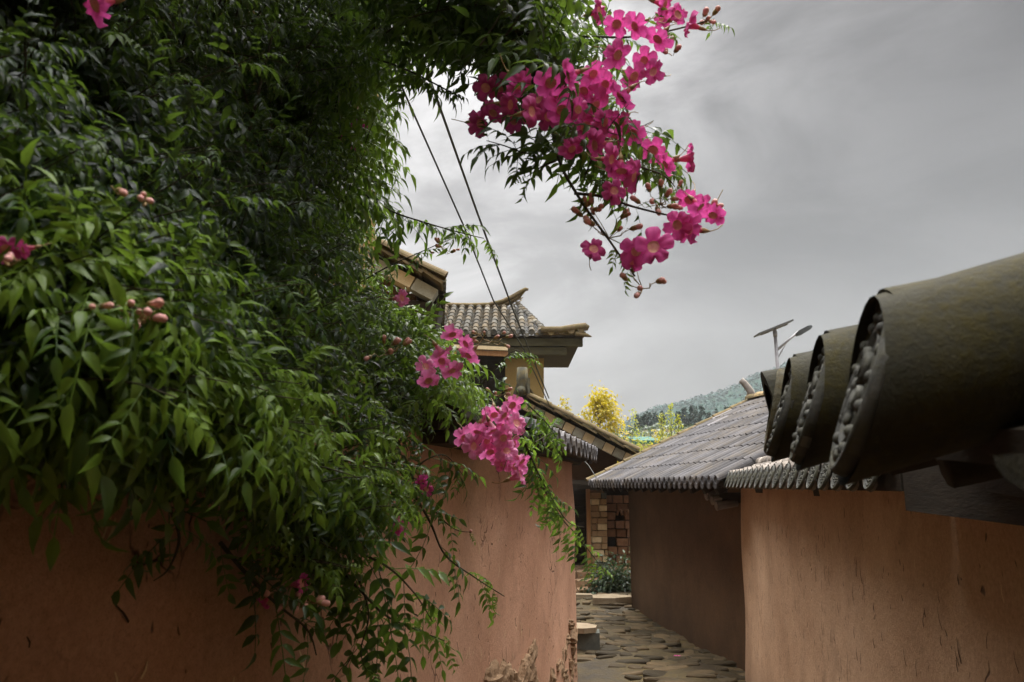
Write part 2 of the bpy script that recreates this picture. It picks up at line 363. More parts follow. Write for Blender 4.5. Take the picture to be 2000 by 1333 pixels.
sm_.color(sc).rough(sm_.mr(sn, 0.3, 0.7, 0.55, 0.85), 0.15).bump(sm_.math('ADD', sn, sm_.math('MULTIPLY', sf, 0.4)), 0.6, 0.012)
def paving():
    mb = MB(); tones = []
    y = -1.0
    while y < 11.2:
        dy = random.uniform(0.09, 0.18); x = -1.2+random.uniform(0, 0.2)
        while x < 2.6:
            dx = random.uniform(0.12, 0.36)
            mud = (y > 5.5 and y < 7.6 and x < 0.98+0.2*math.sin(y*5) and x > 0.3)
            if random.random() < 0.93 and not mud:
                cx, cy = x+dx/2+random.uniform(-.02, .02), y+dy/2+random.uniform(-.05, .05); n = random.choice((5, 6, 6, 7)); pts = []
                ph0 = random.uniform(0, 0.7); top = zpath(cx, cy)+random.uniform(0.006, 0.018); tl = (random.uniform(-.05, .05), random.uniform(-.05, .05))
                for k in range(n):
                    a = ph0+2*math.pi*k/n; rr = random.uniform(0.84, 1.14)
                    ca, sa = math.cos(a), math.sin(a); sq = 1/max(abs(ca), abs(sa))**0.55
                    pts.append((cx+ca*sq*rr*dx*0.50, cy+sa*sq*rr*dy*0.50))
                vs = []
                for sc_, dz in ((1.0, -0.06), (1.0, -0.010), (0.86, 0.0)):
                    for (px, py) in pts:
                        vs.append((cx+(px-cx)*sc_, cy+(py-cy)*sc_, top+dz+tl[0]*(px-cx)*2+tl[1]*(py-cy)*2))
                fs = [(k, (k+1) % n, n+(k+1) % n, n+k) for k in range(n)]+[(n+k, n+(k+1) % n, 2*n+(k+1) % n, 2*n+k) for k in range(n)]+[tuple(range(2*n, 3*n))]
                mb.add(vs, fs); tones += [random.random()**1.3]*len(fs)
            x += dx
        y += dy
    o = mb.build('paving', sm_.mat); set_tone(o, tones); tag(o, kind='structure')
paving()
# low natural step across the far end of the path
mb = MB()
for i, (x0, x1, yy) in enumerate([(0.70, 1.12, 11.05), (1.10, 1.40, 10.80), (1.38, 1.66, 10.84)]):
    mb.box(((x0+x1)/2, yy+0.16, 0.075), (x1-x0), 0.32, 0.09, Matrix.Rotation(random.uniform(-.05, .05), 3, 'Z'), 0, 0.018)
o = mb.build('stone_ledge', M['slab']); tag(o, 'low ledge of flat stones crossing the far end of the lane', 'ledge')

# ---------------------------------------------------------------- clay tile roofs
def barrel(mb, p, up, side, nrm, length, r, seg, tones=None, n=8, taper=0.86, flat=0.85):
    """one column of overlapping half round tiles, from the eave upwards"""
    k = max(1, int(round(length/seg))); sl = length/k
    for i in range(k):
        a = p+up*(i*sl); b = p+up*((i+1)*sl+0.02); j = random.uniform(-.007, .007)
        vs = []
        for q, (c, rr, lift) in enumerate(((a, r*0.80, 0.0), (a, r, 0.004), (b, r*taper, -0.004))):
            for t in range(n+1):
                th = math.pi*t/n
                vs.append(c+side*(math.cos(th)*rr+j)+nrm*(math.sin(th)*rr*flat+lift))
        fs = [(q*(n+1)+t, q*(n+1)+t+1, (q+1)*(n+1)+t+1, (q+1)*(n+1)+t) for q in range(2) for t in range(n)]
        mb.add(vs, fs, 0, False)
        if tones is not None: tones += [random.random()]*len(fs)
def pan(mb, p, up, side, nrm, length, w, seg, tones=None, depth=0.03):
    k = max(1, int(round(length/seg))); sl = length/k; n = 4
    for i in range(k):
        a = p+up*(i*sl); b = p+up*((i+1)*sl)
        vs = []
        for c, lift in ((a, 0.0), (a, 0.014), (b, -0.006)):
            for t in range(n+1):
                x = -1+2*t/n; vs.append(c+side*(x*w/2)+nrm*(lift-depth*(1-x*x)))
        fs = [(q*(n+1)+t, q*(n+1)+t+1, (q+1)*(n+1)+t+1, (q+1)*(n+1)+t) for q in range(2) for t in range(n)]
        mb.add(vs, fs, 0, False)
        if tones is not None: tones += [random.random()]*len(fs)
def plain_disc(mb, c, side, upv, out, r, tones=None, n=12):
    vs = []; 
    for (rr, d) in ((r, 0.0), (r, 0.018), (r*0.8, 0.018), (r*0.75, 0.010)):
        for t in range(n):
            a = 2*math.pi*t/n; vs.append(c+side*math.cos(a)*rr+upv*math.sin(a)*rr+out*d)
    fs = [(q*n+t, q*n+(t+1) % n, (q+1)*n+(t+1) % n, (q+1)*n+t) for q in range(3) for t in range(n)]+[tuple(range(3*n, 4*n))]
    mb.add(vs, fs, 0, False)
    if tones is not None: tones += [random.random()]*len(fs)
def tile_roof(name, p0, side, up, n, pitch, length, r, seg, mat, parent, discs=True, lens=None, drip=True, taper=0.86, flat=0.85):
    mb = MB(); tones = []; nrm = side.cross(up).normalized()
    if nrm.z < 0: nrm = -nrm
    upv = Vector((0, 0, 1)); out = -Vector((up.x, up.y, 0)).normalized()
    for i in range(n):
        p = p0+side*(pitch*(i+0.5)); l = lens(i) if lens else length
        barrel(mb, p, up, side, nrm, l, r, seg, tones, 8, taper, flat)
        if discs: plain_disc(mb, p+nrm*r*0.15, side, upv, out, r*0.98, tones)
        if i < n-1: 
            pan(mb, p+side*(pitch/2), up, side, nrm, l, pitch-r*1.3, seg*0.42, tones)
            if drip:
                c = p+side*(pitch/2)-nrm*0.03
                w = (pitch-r*1.2)/2
                vs = [c+side*(-w)+upv*0.015, c+side*w+upv*0.015, c+side*w*0.7-upv*r*0.7, c-upv*r*1.0, c-side*w*0.7-upv*r*0.7]
                mb.add([v+out*0.012 for v in vs]+[v for v in vs], [(0, 1, 2, 3, 4), (9, 8, 7, 6, 5)]+[(q, (q+1) % 5, (q+1) % 5+5, q+5) for q in range(5)]); tones += [random.random()]*7
    o = mb.build(name, mat, parent); set_tone(o, tones); return o
def with_tone(o):
    n = len(o.data.polygons); set_tone(o, rng.random(n)); return o

# ---------------------------------------------------------------- left curved adobe wall
LW = [(-1.45, -3.2), (-1.15, -1.6), (-.93, 0), (-.72, 1.0), (-.49, 2), (-.279, 3), (-.068, 4), (.145, 5), (.338, 5.9), (.435, 6.35), (.508, 6.7), (.548, 6.95), (.562, 7.15), (.545, 7.4), (.47, 7.68), (.33, 7.92), (.12, 8.10), (-.25, 8.25), (-.9, 8.4)]
def resample(pts, step):
    pts = [Vector((p[0], p[1], 0)) for p in pts]; out = []
    P = [pts[0]]+pts+[pts[-1]]
    for i in range(1, len(P)-2):
        a, b, c, d = P[i-1], P[i], P[i+1], P[i+2]; n = max(1, int((c-b).length/step))
        for k in range(n):
            t = k/n; t2, t3 = t*t, t*t*t
            out.append(0.5*((2*b)+(c-a)*t+(2*a-5*b+4*c-d)*t2+(3*b-a-3*c+d)*t3))
    out.append(P[-2]); return out
LWP = resample(LW, 0.12)
def lw_normal(i):
    t = (LWP[min(i+1, len(LWP)-1)]-LWP[max(i-1, 0)]).normalized(); return Vector((t.y, -t.x, 0))
left_wall = thing('adobe_wall', (-.28, 3, 0), 'curved pink adobe wall under the flowering vine, tile capped, stones at its foot', 'wall')
def build_left_wall():
    mb = MB(); zs = [-0.1+0.1*k for k in range(20)]; nz = len(zs); n = len(LWP)
    vs = []
    for i, p in enumerate(LWP):
        nn = lw_normal(i)
        for z in zs:
            w = 0.010*math.sin(p.y*2.3+z*3.1)+0.007*math.sin(p.y*6.1-z*7.7)
            vs.append((p.x+nn.x*w+nn.x*0.02*(1-z), p.y+nn.y*w+nn.y*0.02*(1-z), z))
    fs = [(i*nz+k, (i+1)*nz+k, (i+1)*nz+k+1, i*nz+k+1) for i in range(n-1) for k in range(nz-1)]
    mb.add(vs, fs, 0, True)
    o = len(vs)                           # back and top faces
    top = [(p.x, p.y, zs[-1]) for p in LWP]; bt = [(p.x-lw_normal(i).x*0.38, p.y-lw_normal(i).y*0.38, zs[-1]) for i, p in enumerate(LWP)]
    bb = [(p.x-lw_normal(i).x*0.38, p.y-lw_normal(i).y*0.38, -0.1) for i, p in enumerate(LWP)]
    mb.add(top+bt+bb, [(i, i+1, n+i+1, n+i) for i in range(n-1)]+[(n+i, n+i+1, 2*n+i+1, 2*n+i) for i in range(n-1)], 0)
    # straw caught in the plaster and dark scratches
    for k in range(620):
        i = random.randint(20, n-14); p = LWP[i]; nn = lw_normal(i); t = Vector((-nn.y, nn.x, 0)); z = 0.06+1.6*random.random()**1.25
        w = 0.010*math.sin(p.y*2.3+z*3.1)+0.007*math.sin(p.y*6.1-z*7.7)
        c = p+nn*(w+0.02*(1-z)+0.0022)+Vector((0, 0, z))+t*random.uniform(-.05, .05)
        pale = random.random() < 0.55; a = random.gauss(0.1, 0.35) if pale else random.gauss(0, 0.6); d = Vector((0, 0, math.cos(a)))+t*math.sin(a)
        l = random.uniform(0.008, 0.036); wd = random.uniform(0.0016, 0.0036); e = d.cross(nn)*wd
        mid = c+nn*0.003
        mb.add([c-d*l-e, c-d*l+e, c+d*l+e*0.6, c+d*l-e*0.6, mid-e, mid+e], [(0, 1, 5, 4), (4, 5, 2, 3)], 1 if pale else 2)
    mb.build('wall', [M['adobe_pink'], M['straw'], M['scratch']], left_wall)
    # exposed foundation stones
    def stone(px, py, Y, w, h, d, rot):
        uu = (px-1000)/1500/1.062; Y = min(7.0, 0.917/(0.2127-uu)); c = at(px, py, Y)+lw_normal(min(range(len(LWP)), key=lambda q: abs(LWP[q].y-Y) if q < len(LWP)-8 else 9))*-0.012
        rt = Matrix.Rotation(math.atan2(-0.21, 1), 3, 'Z') @ Matrix.Rotation(rot, 3, 'X')
        bm = bmesh.new(); bmesh.ops.create_icosphere(bm, subdivisions=3, radius=1)
        for v in bm.verts:
            q = v.co.copy(); f = 1+0.16*math.sin(q.x*5+px)+0.12*math.sin(q.y*6+py)+0.10*math.sin(q.z*9+px*0.3)
            q = Vector([math.copysign(abs(x)**0.7, x) for x in q])*f*(1+.06*math.sin(q.x*17+q.z*13+px))
            v.co = rt @ Vector((q.x*d/2, q.y*w/2, q.z*h/2))+c
        me = bpy.data.meshes.new('foundation_stone'); bm.to_mesh(me); bm.free(); me.materials.append(M['stone'])
        ob = bpy.data.objects.new('foundation_stone', me); COL.objects.link(ob); ob.parent = left_wall; ob.matrix_parent_inverse = left_wall.matrix_basis.inverted()
        for pp in me.polygons: pp.use_smooth = False
    st0 = random.getstate(); random.seed(41)
    for P_, n_, s0, s1 in (([(945, 1345), (1000, 1300), (1042, 1268), (1052, 1345)], 9, .12, .22), ([(1062, 1345), (1086, 1292), (1104, 1235), (1116, 1195), (1121, 1345)], 20, .08, .17)):
        got = []
        for _ in range(400):
            if len(got) >= n_: break
            x, y = sample(P_)
            if any(abs(x-a)/13+abs(y-b)/20 < 1 for a, b in got): continue
            got.append((x, y)); stone(x, y, 0, random.uniform(s0, s1)*1.2, random.uniform(s0, s1)*.85, random.uniform(.07, .11), random.uniform(-.5, .6))
    random.setstate(st0)
    # coping: soffit board, sloping bed and radial clay tiles
    mb = MB(); vs = []
    prof = [(0.02, 1.80), (0.07, 1.80), (0.07, 1.825), (0.13, 1.83), (0.155, 1.845), (0.155, 1.87), (-0.15, 1.975), (-0.42, 1.90), (-0.40, 1.80)]
    for i, p in enumerate(LWP):
        nn = lw_normal(i)
        if p.y < 2.7: continue
        for (d, z) in prof: vs.append(p+nn*d+Vector((0, 0, z)))
    k = len(prof); nn_ = len(vs)//k
    mb.add(vs, [(i*k+j, (i+1)*k+j, (i+1)*k+(j+1) % k, i*k+(j+1) % k) for i in range(nn_-1) for j in range(k)]+[tuple(range(k))], 0)
    mb.build('coping_bed', M['wood_dark'], left_wall, clean=True)
    mb = MB(); tones = []; s = 0.0; last = None
    for i in range(24, n-4):
        p = LWP[i]
        if p.y < 4.1: continue
        if last is not None and (p-last).length < 0.155: continue
        last = p; nn = lw_normal(i); sd = Vector((-nn.y, nn.x, 0)); up = (-nn*0.49+Vector((0, 0, 0.175))).normalized(); nr = Vector((0, 0, 1))
        c = p+nn*0.20+Vector((0, 0, 1.885))
        barrel(mb, c, up, sd, nr, 0.36, 0.062, 0.18, tones); plain_disc(mb, c-nr*0.012, sd, Vector((0, 0, 1)), nn, 0.066, tones)
        pan(mb, c+sd*0.08, up, sd, nr, 0.36, 0.09, 0.09, tones)
    # ridge of the coping
    rid = [p-lw_normal(i)*0.15+Vector((0, 0, 1.995)) for i, p in enumerate(LWP) if p.y > 3.5]
    v0 = len(mb.f); mb.tube(rid, 0.055, 8); tones += [random.random() for _ in range(len(mb.f)-v0)]
    o = mb.build('coping_tiles', M['tile_grey'], left_wall); set_tone(o, tones)
    mb = MB(); i0 = min(range(n), key=lambda q: abs(LWP[q].y-3.15))
    p = LWP[i0]; nn = lw_normal(i0); mb.box(p+nn*0.04+Vector((0, 0, 1.775)), 0.10, 0.62, 0.045, Matrix.Rotation(-0.21, 3, 'Z')); mb.build('coping_board', M['wood_dark'], left_wall)
build_left_wall()

# ---------------------------------------------------------------- tall house behind the vine (continues beside and behind the viewer)
DW = Vector((0.2127, 1, 0)).normalized(); NW = Vector((DW.y, -DW.x, 0))
def slab_wall(mb, a, b, h, t, z0=-0.1, mat=0):
    a, b = Vector(a), Vector(b); d = (b-a).normalized(); nn = Vector((d.y, -d.x, 0))
    pts = [a, b, b-nn*t, a-nn*t]; mb.prism([(p.x, p.y, z0) for p in pts], (0, 0, h-z0), mat)
house_a = thing('adobe_house', (-.95, 4.3, 0), 'tall ochre adobe house overgrown by the vine, its upper corner against the sky', 'house')
cA = Vector((-.85, 4.55, 0)); bA = cA-DW*11
mb = MB(); slab_wall(mb, bA, cA, 5.6, 3.6); mb.build('wall', M['adobe_ochre'], house_a)
upA = (-NW*0.86+Vector((0, 0, 0.5))).normalized()
tile_roof('roof', bA+NW*0.35+Vector((0, 0, 5.55))-DW*0.0, DW, upA, 62, 0.18, 2.4, 0.06, 0.25, M['tile_old'], house_a)
mb = MB(); a = bA+NW*0.38+Vector((0, 0, 5.46)); mb.prism([a, a+upA*2.5, a+upA*2.5-Vector((0, 0, 0.06)), a-Vector((0, 0, 0.06))], DW*11.2); mb.build('eave_boards', M['wood_olive'], house_a)
# exposed weathered timber brace
mb = MB(); mb.tube([cA+Vector((-.02, .02, 3.55)), cA+NW*0.02-DW*0.9+Vector((0, 0, 3.9))], 0.05, 8); mb.build('timber_brace', M['wood_olive'], house_a)

# ---------------------------------------------------------------- middle house with the tiled verge above the vine
def gable_house_verge(root, pr, pe, depth_vec, brick_n, tile_r, mats, seed, brick_h=0.10, wall_mat=None, wall_drop=3.0, inset=0.5, left_run=1.5):
    """gable end: verge running from ridge pr down to eave pe, roof extending along depth_vec"""
    random.seed(seed); run = pe-pr; L = run.length; d = run/L; dv = depth_vec.normalized(); nrm = dv.cross(d).normalized()
    if nrm.z < 0: nrm = -nrm
    # brick course under the verge
    mb = MB(); 
    for i in range(brick_n):
        c = pr+d*(L*(i+0.5)/brick_n)-nrm*(tile_r*0.9+0.035+brick_h/2)+dv*0.16+dv*random.uniform(-.012, .012)
        rot = Matrix((d, dv, nrm)).transposed(); mb.box(c, L/brick_n-0.014, 0.22, brick_h, rot, (i+seed) % 2, 0.004)
    mb.build('verge_bricks', mats, root)
    mb = MB(); tones = []                                  # overlapping flat tiles under the barrels
    k = int(L/0.24)
    for i in range(k):
        c = pr+d*(L*(i+0.5)/k)-nrm*(tile_r*0.5)+dv*0.10
        rot = Matrix.Rotation(R(5), 3, dv) @ Matrix((d, dv, nrm)).transposed(); f0 = len(mb.f); mb.box(c, L/k+0.03, 0.32, 0.028, rot, 0, 0.006); tones += [random.random()]*(len(mb.f)-f0)
    upd = -d
    barrel(mb, pe+dv*0.02, upd, dv, nrm, L, tile_r, 0.36, tones, 10)
    o = mb.build('verge_tiles', M['tile_moss'], root); set_tone(o, tones)
    tile_roof('roof', pe+dv*0.12, dv, upd, int(depth_vec.length/0.2), 0.2, L, 0.06, 0.24, M['tile_old'], root)
    # opposite slope, deck and gable wall
    pl = Vector((pr.x-(pe.x-pr.x)*left_run/abs(pe.x-pr.x), pr.y-(pe.y-pr.y)*left_run/abs(pe.x-pr.x), pr.z-(pr.z-pe.z)*left_run/abs(pe.x-pr.x)))
    dl = (pl-pr).normalized(); nl = dv.cross(dl).normalized(); nl = -nl if nl.z < 0 else nl
    tile_roof('roof', pl+dv*0.02, dv, -dl, int(depth_vec.length/0.2), 0.2, (pl-pr).length, 0.06, 0.24, M['tile_old'], root)
    mb = MB(); o1 = 0.03+tile_r
    mb.prism([pr-nrm*o1*1.1, pe-nrm*o1, pe-nrm*(o1+0.05), pr-nrm*(o1+0.07)-Vector((0, 0, 0.02)), pl-nl*(o1+0.05), pl-nl*o1], depth_vec+dv*0.0); mb.v = [tuple(Vector(v)+dv*0.28) for v in mb.v]
    mb.build('roof_deck', M['wood_dark'], root)
    if wall_mat:
        mb = MB(); a = pe-d*0.35; zz = Vector((0, 0, 0.17)); b = pl+(pr-pl).normalized()*0.35
        pts = [pr-zz-Vector((0, 0, .03)), a-zz, Vector((a.x, a.y, pr.z-wall_drop)), Vector((b.x, b.y, pr.z-wall_drop)), b-zz]
        mb.prism(pts, depth_vec*0.9); mb.v = [tuple(Vector(v)+dv*inset) for v in mb.v]; mb.build('wall', wall_mat, root)
    mb = MB(); tones = []
    barrel(mb, pr+nrm*0.02+Vector((0, 0, .03)), dv, d, Vector((0, 0, 1)), depth_vec.length, tile_r*1.15, 0.3, tones, 8); o = mb.build('ridge', M['tile_moss'], root); set_tone(o, tones)
house_b = thing('adobe_house', (-1.6, 8, 0), 'brown house with a sloping tiled verge over a cream brick course, above the vine', 'house')
gable_house_verge(house_b, at(560, 385, 8.0), at(868, 545, 8.0), Vector((-0.25, 2.6, 0)), 7, 0.10, [M['brick_cream'], M['brick_grey']], 3, 0.13, M['adobe_dark'], 4.4, 0.35, 1.2)
mb = MB(); pe = at(866, 548, 8.0); mb.box(pe+Vector((-.28, .32, -.33)), 0.44, 0.4, 0.26, Matrix.Rotation(0.15, 3, 'Y')); mb.box(pe+Vector((-.36, .32, -.55)), 0.30, 0.36, 0.18); mb.build('eave_bracket', M['wood_dark'], house_b)

# ---------------------------------------------------------------- far house at the lane's end with alternating verge bricks, brick pier and steps
house_c = thing('brick_house', (1.2, 12.6, 0.3), 'house at the lane end with cream and grey bricks along its mossy gable verge', 'house')
prC, peC = at(1032, 772, 12.3), at(1248, 882, 12.3)
gable_house_verge(house_c, prC, peC, Vector((0.25, 2.6, 0)), 11, 0.075, [M['brick_cream'], M['brick_grey']], 6, 0.135, M['adobe_dark'], 2.9, 1.0, 1.3)
mb = MB(); c = at(1020, 745, 12.3)                        # tile stub on the ridge
mb.tube([c+Vector((0, 0, -.20)), c+Vector((0, 0, -.05)), c+Vector((0, 0, .0)), c+Vector((0, 0, .22))], [0.11, 0.085, 0.095, 0.085], 12)
mb.tube([c+Vector((-.02, -.1, -.16)), c+Vector((-.02, .2, -.16))], 0.075, 12); mb.box(c+Vector((-.09, .03, -.12)), 0.05, 0.14, 0.22, Matrix.Rotation(0.35, 3, 'Y')); mb.box(c+Vector((.10, .03, -.1)), 0.05, 0.14, 0.3)
with_tone(mb.build('ridge_stub', M['tile_old'], house_c))
def brick_course(mb, x0, x1, y, z0, z1, nrow, blen, depth, mats, mort=0.012, yj=0.01, skip=0.0):
    h = (z1-z0)/nrow
    for r in range(nrow):
        x = x0; off = random.uniform(0.3, 1.0)
        while x < x1-0.02:
            l = min(blen*(off if x == x0 else random.uniform(0.75, 1.15)), x1-x)
            if random.random() >= skip: mb.box((x+l/2, y+depth/2+random.uniform(-yj, yj), z0+h*(r+0.5)), l-mort, depth, h-mort, None, random.choice(mats), 0.005)
            x += l
zb = 0.32
xA, xB, xC = at(1154, 1000, 12.6).x, at(1185, 1000, 12.6).x, at(1262, 1000, 12.6).x
mb = MB(); brick_course(mb, xA, xB, 12.55, zb, 1.50, 12, 0.2, 0.24, [0, 0, 0, 1, 0, 2]); mb.build('brick_pier', [M['brick_buff'], M['brick_slate'], M['brick_cream']], house_c)
mb = MB(); brick_course(mb, xB+0.01, xC, 12.68, zb-.2, 1.46, 10, 0.17, 0.2, [0], 0.018, 0.035, 0.10); mb.box(((xB+xC)/2, 12.86, 0.8), xC-xB, 0.1, 1.6, None, 1); 
for i in range(4):                                        # arch shaped mud lumps in the open course
    mb.tube([(xB+0.17+i*0.11, 12.64, 1.14), (xB+0.19+i*0.11, 12.63, 1.22), (xB+0.23+i*0.11, 12.64, 1.23), (xB+0.25+i*0.11, 12.64, 1.14)], 0.02, 6, 0)
mb.build('mud_brick_wall', [M['mud_brick'], M['wood_dark']], house_c)
mb = MB(); mb.box((at(1149, 1000, 12.5).x, 12.5, 0.93), 0.06, 0.08, 1.25); mb.build('door_post', M['wood_warm'], house_c)
mb = MB(); x0, x1 = at(1080, 1000, 12.9).x, at(1146, 1000, 12.9).x
mb.box(((x0+x1)/2, 13.1, 0.9), x1-x0, 0.06, 1.3)
for k in range(9): mb.box(((x0+x1)/2+random.uniform(-.02, .02), 12.98+random.uniform(-.03, .03), 0.35+0.125*k), x1-x0-0.06, 0.14, 0.085, Matrix.Rotation(random.uniform(-.03, .03), 3, 'Y'))
mb.build('doorway', M['wood_dark'], house_c)
mb = MB(); mb.box((0.9, 12.72, 1.62), 2.4, 0.14, 0.16); mb.box((0.9, 12.3, 1.66), 2.3, 0.5, 0.05); mb.build('lintel', M['wood_dark'], house_c)
def steps():
    mb = MB(); ym = 11.6
    for k, (px0, px1, z, y) in enumerate([(1105, 1176, 0.13, 11.55), (1105, 1172, 0.22, 11.85), (1105, 1168, 0.31, 12.15), (1098, 1250, 0.33, 12.55)]):
        x0, x1 = at(px0, 1120, y).x, at(px1, 1120, y).x; nn = 3; 
        for q in range(nn):
            a = x0+(x1-x0)*q/nn; b = x0+(x1-x0)*(q+1)/nn
            mb.box(((a+b)/2, y+0.17+random.uniform(-.02, .02), z-0.075+random.uniform(-.008, .008)), b-a-0.01, 0.38, 0.15, None, 0, 0.014)
    o = mb.build('stone_steps', M['stone']); tag(o, 'rough stone steps up to the brick pier at the lane end', 'steps')
steps()

# ---------------------------------------------------------------- house on the right with the big grey roof
house_d = thing('adobe_house', (1.8, 9, 0), 'low dark adobe house with a broad grey tiled roof on the right of the lane', 'house')
DR = Vector((0.1257, -1, 0)).normalized(); PR_ = Vector((1, 0.1257, 0)).normalized()
eD = at(1150, 944, 11.0); eD.z -= 0.0
rD = at(1466, 786, 11.31)
upD = (rD-eD).normalized(); LD = (rD-eD).length
nD = 33
tile_roof('roof', eD+Vector((0, 0, 0.0)), DR, upD, nD, 0.145, LD, 0.040, 0.34, M['tile_grey'], house_d, True, None, True, 0.97, 1.2)
mb = MB(); tones = []; nd = DR.cross(upD).normalized(); nd = -nd if nd.z < 0 else nd
barrel(mb, eD-DR*0.05+nd*0.02, upD, DR, nd, LD, 0.062, 0.3, tones, 10); o = mb.build('verge_tiles', M['tile_moss'], house_d); set_tone(o, tones)
mb = MB(); mb.prism([eD-nd*0.035+upD*0.06, eD-nd*0.075+upD*0.06, rD-nd*0.075+PR_*0.05, rD-nd*0.035+PR_*0.05], DR*(nD*0.145+.05)); 
far = rD+PR_*2.45-Vector((0, 0, 1.15)); mb.prism([rD+nd*0.02+PR_*.05, rD-nd*0.05+PR_*.05, far-Vector((0, 0, .05)), far], DR*(nD*0.145)); mb.build('roof_deck', M['wood_dark'], house_d)
mb = MB(); tones = []; rr_ = rD+Vector((0, 0, .04)); barrel(mb, rr_, DR, PR_, Vector((0, 0, 1)), nD*0.145, 0.09, 0.3, tones, 8); o = mb.build('ridge', M['tile_moss'], house_d); set_tone(o, tones)
mb = MB(); c = rD+Vector((0.03, 0.0, 0.05)); mb.tube([c, c+Vector((-.02, .02, .12)), c+Vector((-.09, .05, .24)), c+Vector((-.14, .06, .29))], [0.075, 0.055, 0.05, 0.045], 9); with_tone(mb.build('ridge_ornament', M['tile_pale'], house_d))
wD0 = Vector((1.600, 10.75, 0)); mb = MB(); slab_wall(mb, wD0, wD0+DR*4.4, 1.72, 0.5) ; mb2 = MB()
slab_wall(mb, wD0-PR_*-0.0, wD0+PR_*4.0, 1.72, -0.35); mb.prism([wD0+Vector((.3, .02, 1.72)), wD0+PR_*4.2+Vector((0, .02, 1.72)), wD0+PR_*2.2+Vector((0, .02, 2.66))], DR*0.3)
mb.build('wall', M['adobe_dark'], house_d)
mb = MB()
for k in range(15): 
    c = eD+DR*(0.15+0.31*k)+upD*0.08-nd*0.105; mb.box(c+upD*0.2, 0.5, 0.06, 0.06, Matrix((upD, DR, nd)).transposed())
mb.box(wD0+DR*2.2-PR_*0.03+Vector((0, 0, 1.64)), 0.10, 4.5, 0.11, Matrix.Rotation(math.atan2(DR.y, DR.x)+math.pi/2, 3, 'Z')); mb.build('rafters', M['wood_dark'], house_d)

# ---------------------------------------------------------------- ornamented tile ends
def ornate_disc(name, r, parent, rot, loc, fine=True):
    n = 28; mb = MB(); vs = []
    prof = [(1.0, -0.10), (1.0, 0.04), (0.97, 0.08), (0.93, 0.08), (0.90, 0.03), (0.72, 0.02), (0.69, 0.07), (0.65, 0.07), (0.62, 0.02), (0.30, 0.03)] if fine else [(1.0, -0.10), (1.0, 0.06), (0.96, 0.11), (0.90, 0.11), (0.86, 0.06), (0.80, 0.045), (0.77, 0.09), (0.73, 0.09), (0.70, 0.03), (0.30, 0.03)]
    for (a, h) in prof:
        for t in range(n):
            q = 2*math.pi*t/n; vs.append(Vector((math.cos(q)*a*r, math.sin(q)*a*r*(1.06 if fine else 1.12), h*r))*(1 if not fine else random.uniform(.975, 1.02)))
    k = len(prof); mb.add(vs, [(i*n+t, i*n+(t+1) % n, (i+1)*n+(t+1) % n, (i+1)*n+t) for i in range(k-1) for t in range(n)]+[tuple(range((k-1)*n, k*n)), tuple(range(n-1, -1, -1))], 0, True)
    nb = 16; br = 0.81 if fine else 0.60; bs = 0.085 if fine else 0.08
    for t in range(nb):
        q = 2*math.pi*t/nb; mb.blob((math.cos(q)*r*br, math.sin(q)*r*br*1.05, r*0.05), r*bs*random.uniform(.8, 1.2), r*bs, r*0.075*random.uniform(.6, 1.2), 8, 5)
    for t in range(6):
        q = 2*math.pi*t/6+0.3; pts = [Vector((math.cos(q+w)*r*s, math.sin(q+w)*r*s*1.1, r*0.07)) for s, w in ((0.10, 0), (0.26, -.12), (0.40, .10), (0.44, .45), (0.34, .55))]
        mb.tube(pts, r*0.055, 5)
    mb.blob((0, 0, r*0.05), r*0.13, r*0.13, r*0.10, 8, 5)
    o = mb.build(name, M['tile_disc']); with_tone(o)
    if parent: o.parent = parent; o.matrix_parent_inverse = parent.matrix_basis.inverted()
    o.matrix_basis = Matrix.Translation(loc) @ rot.to_4x4(); return o
def disc_rot(out, lean):
    """local Z = outward face, local Y up; lean tips the top of the disc back"""
    out = Vector(out).normalized(); side = Vector((0, 0, 1)).cross(out).normalized()
    z = (out*math.cos(lean)+Vector((0, 0, math.sin(lean)))).normalized(); y = z.cross(side)
    return Matrix((side, y, z)).transposed()

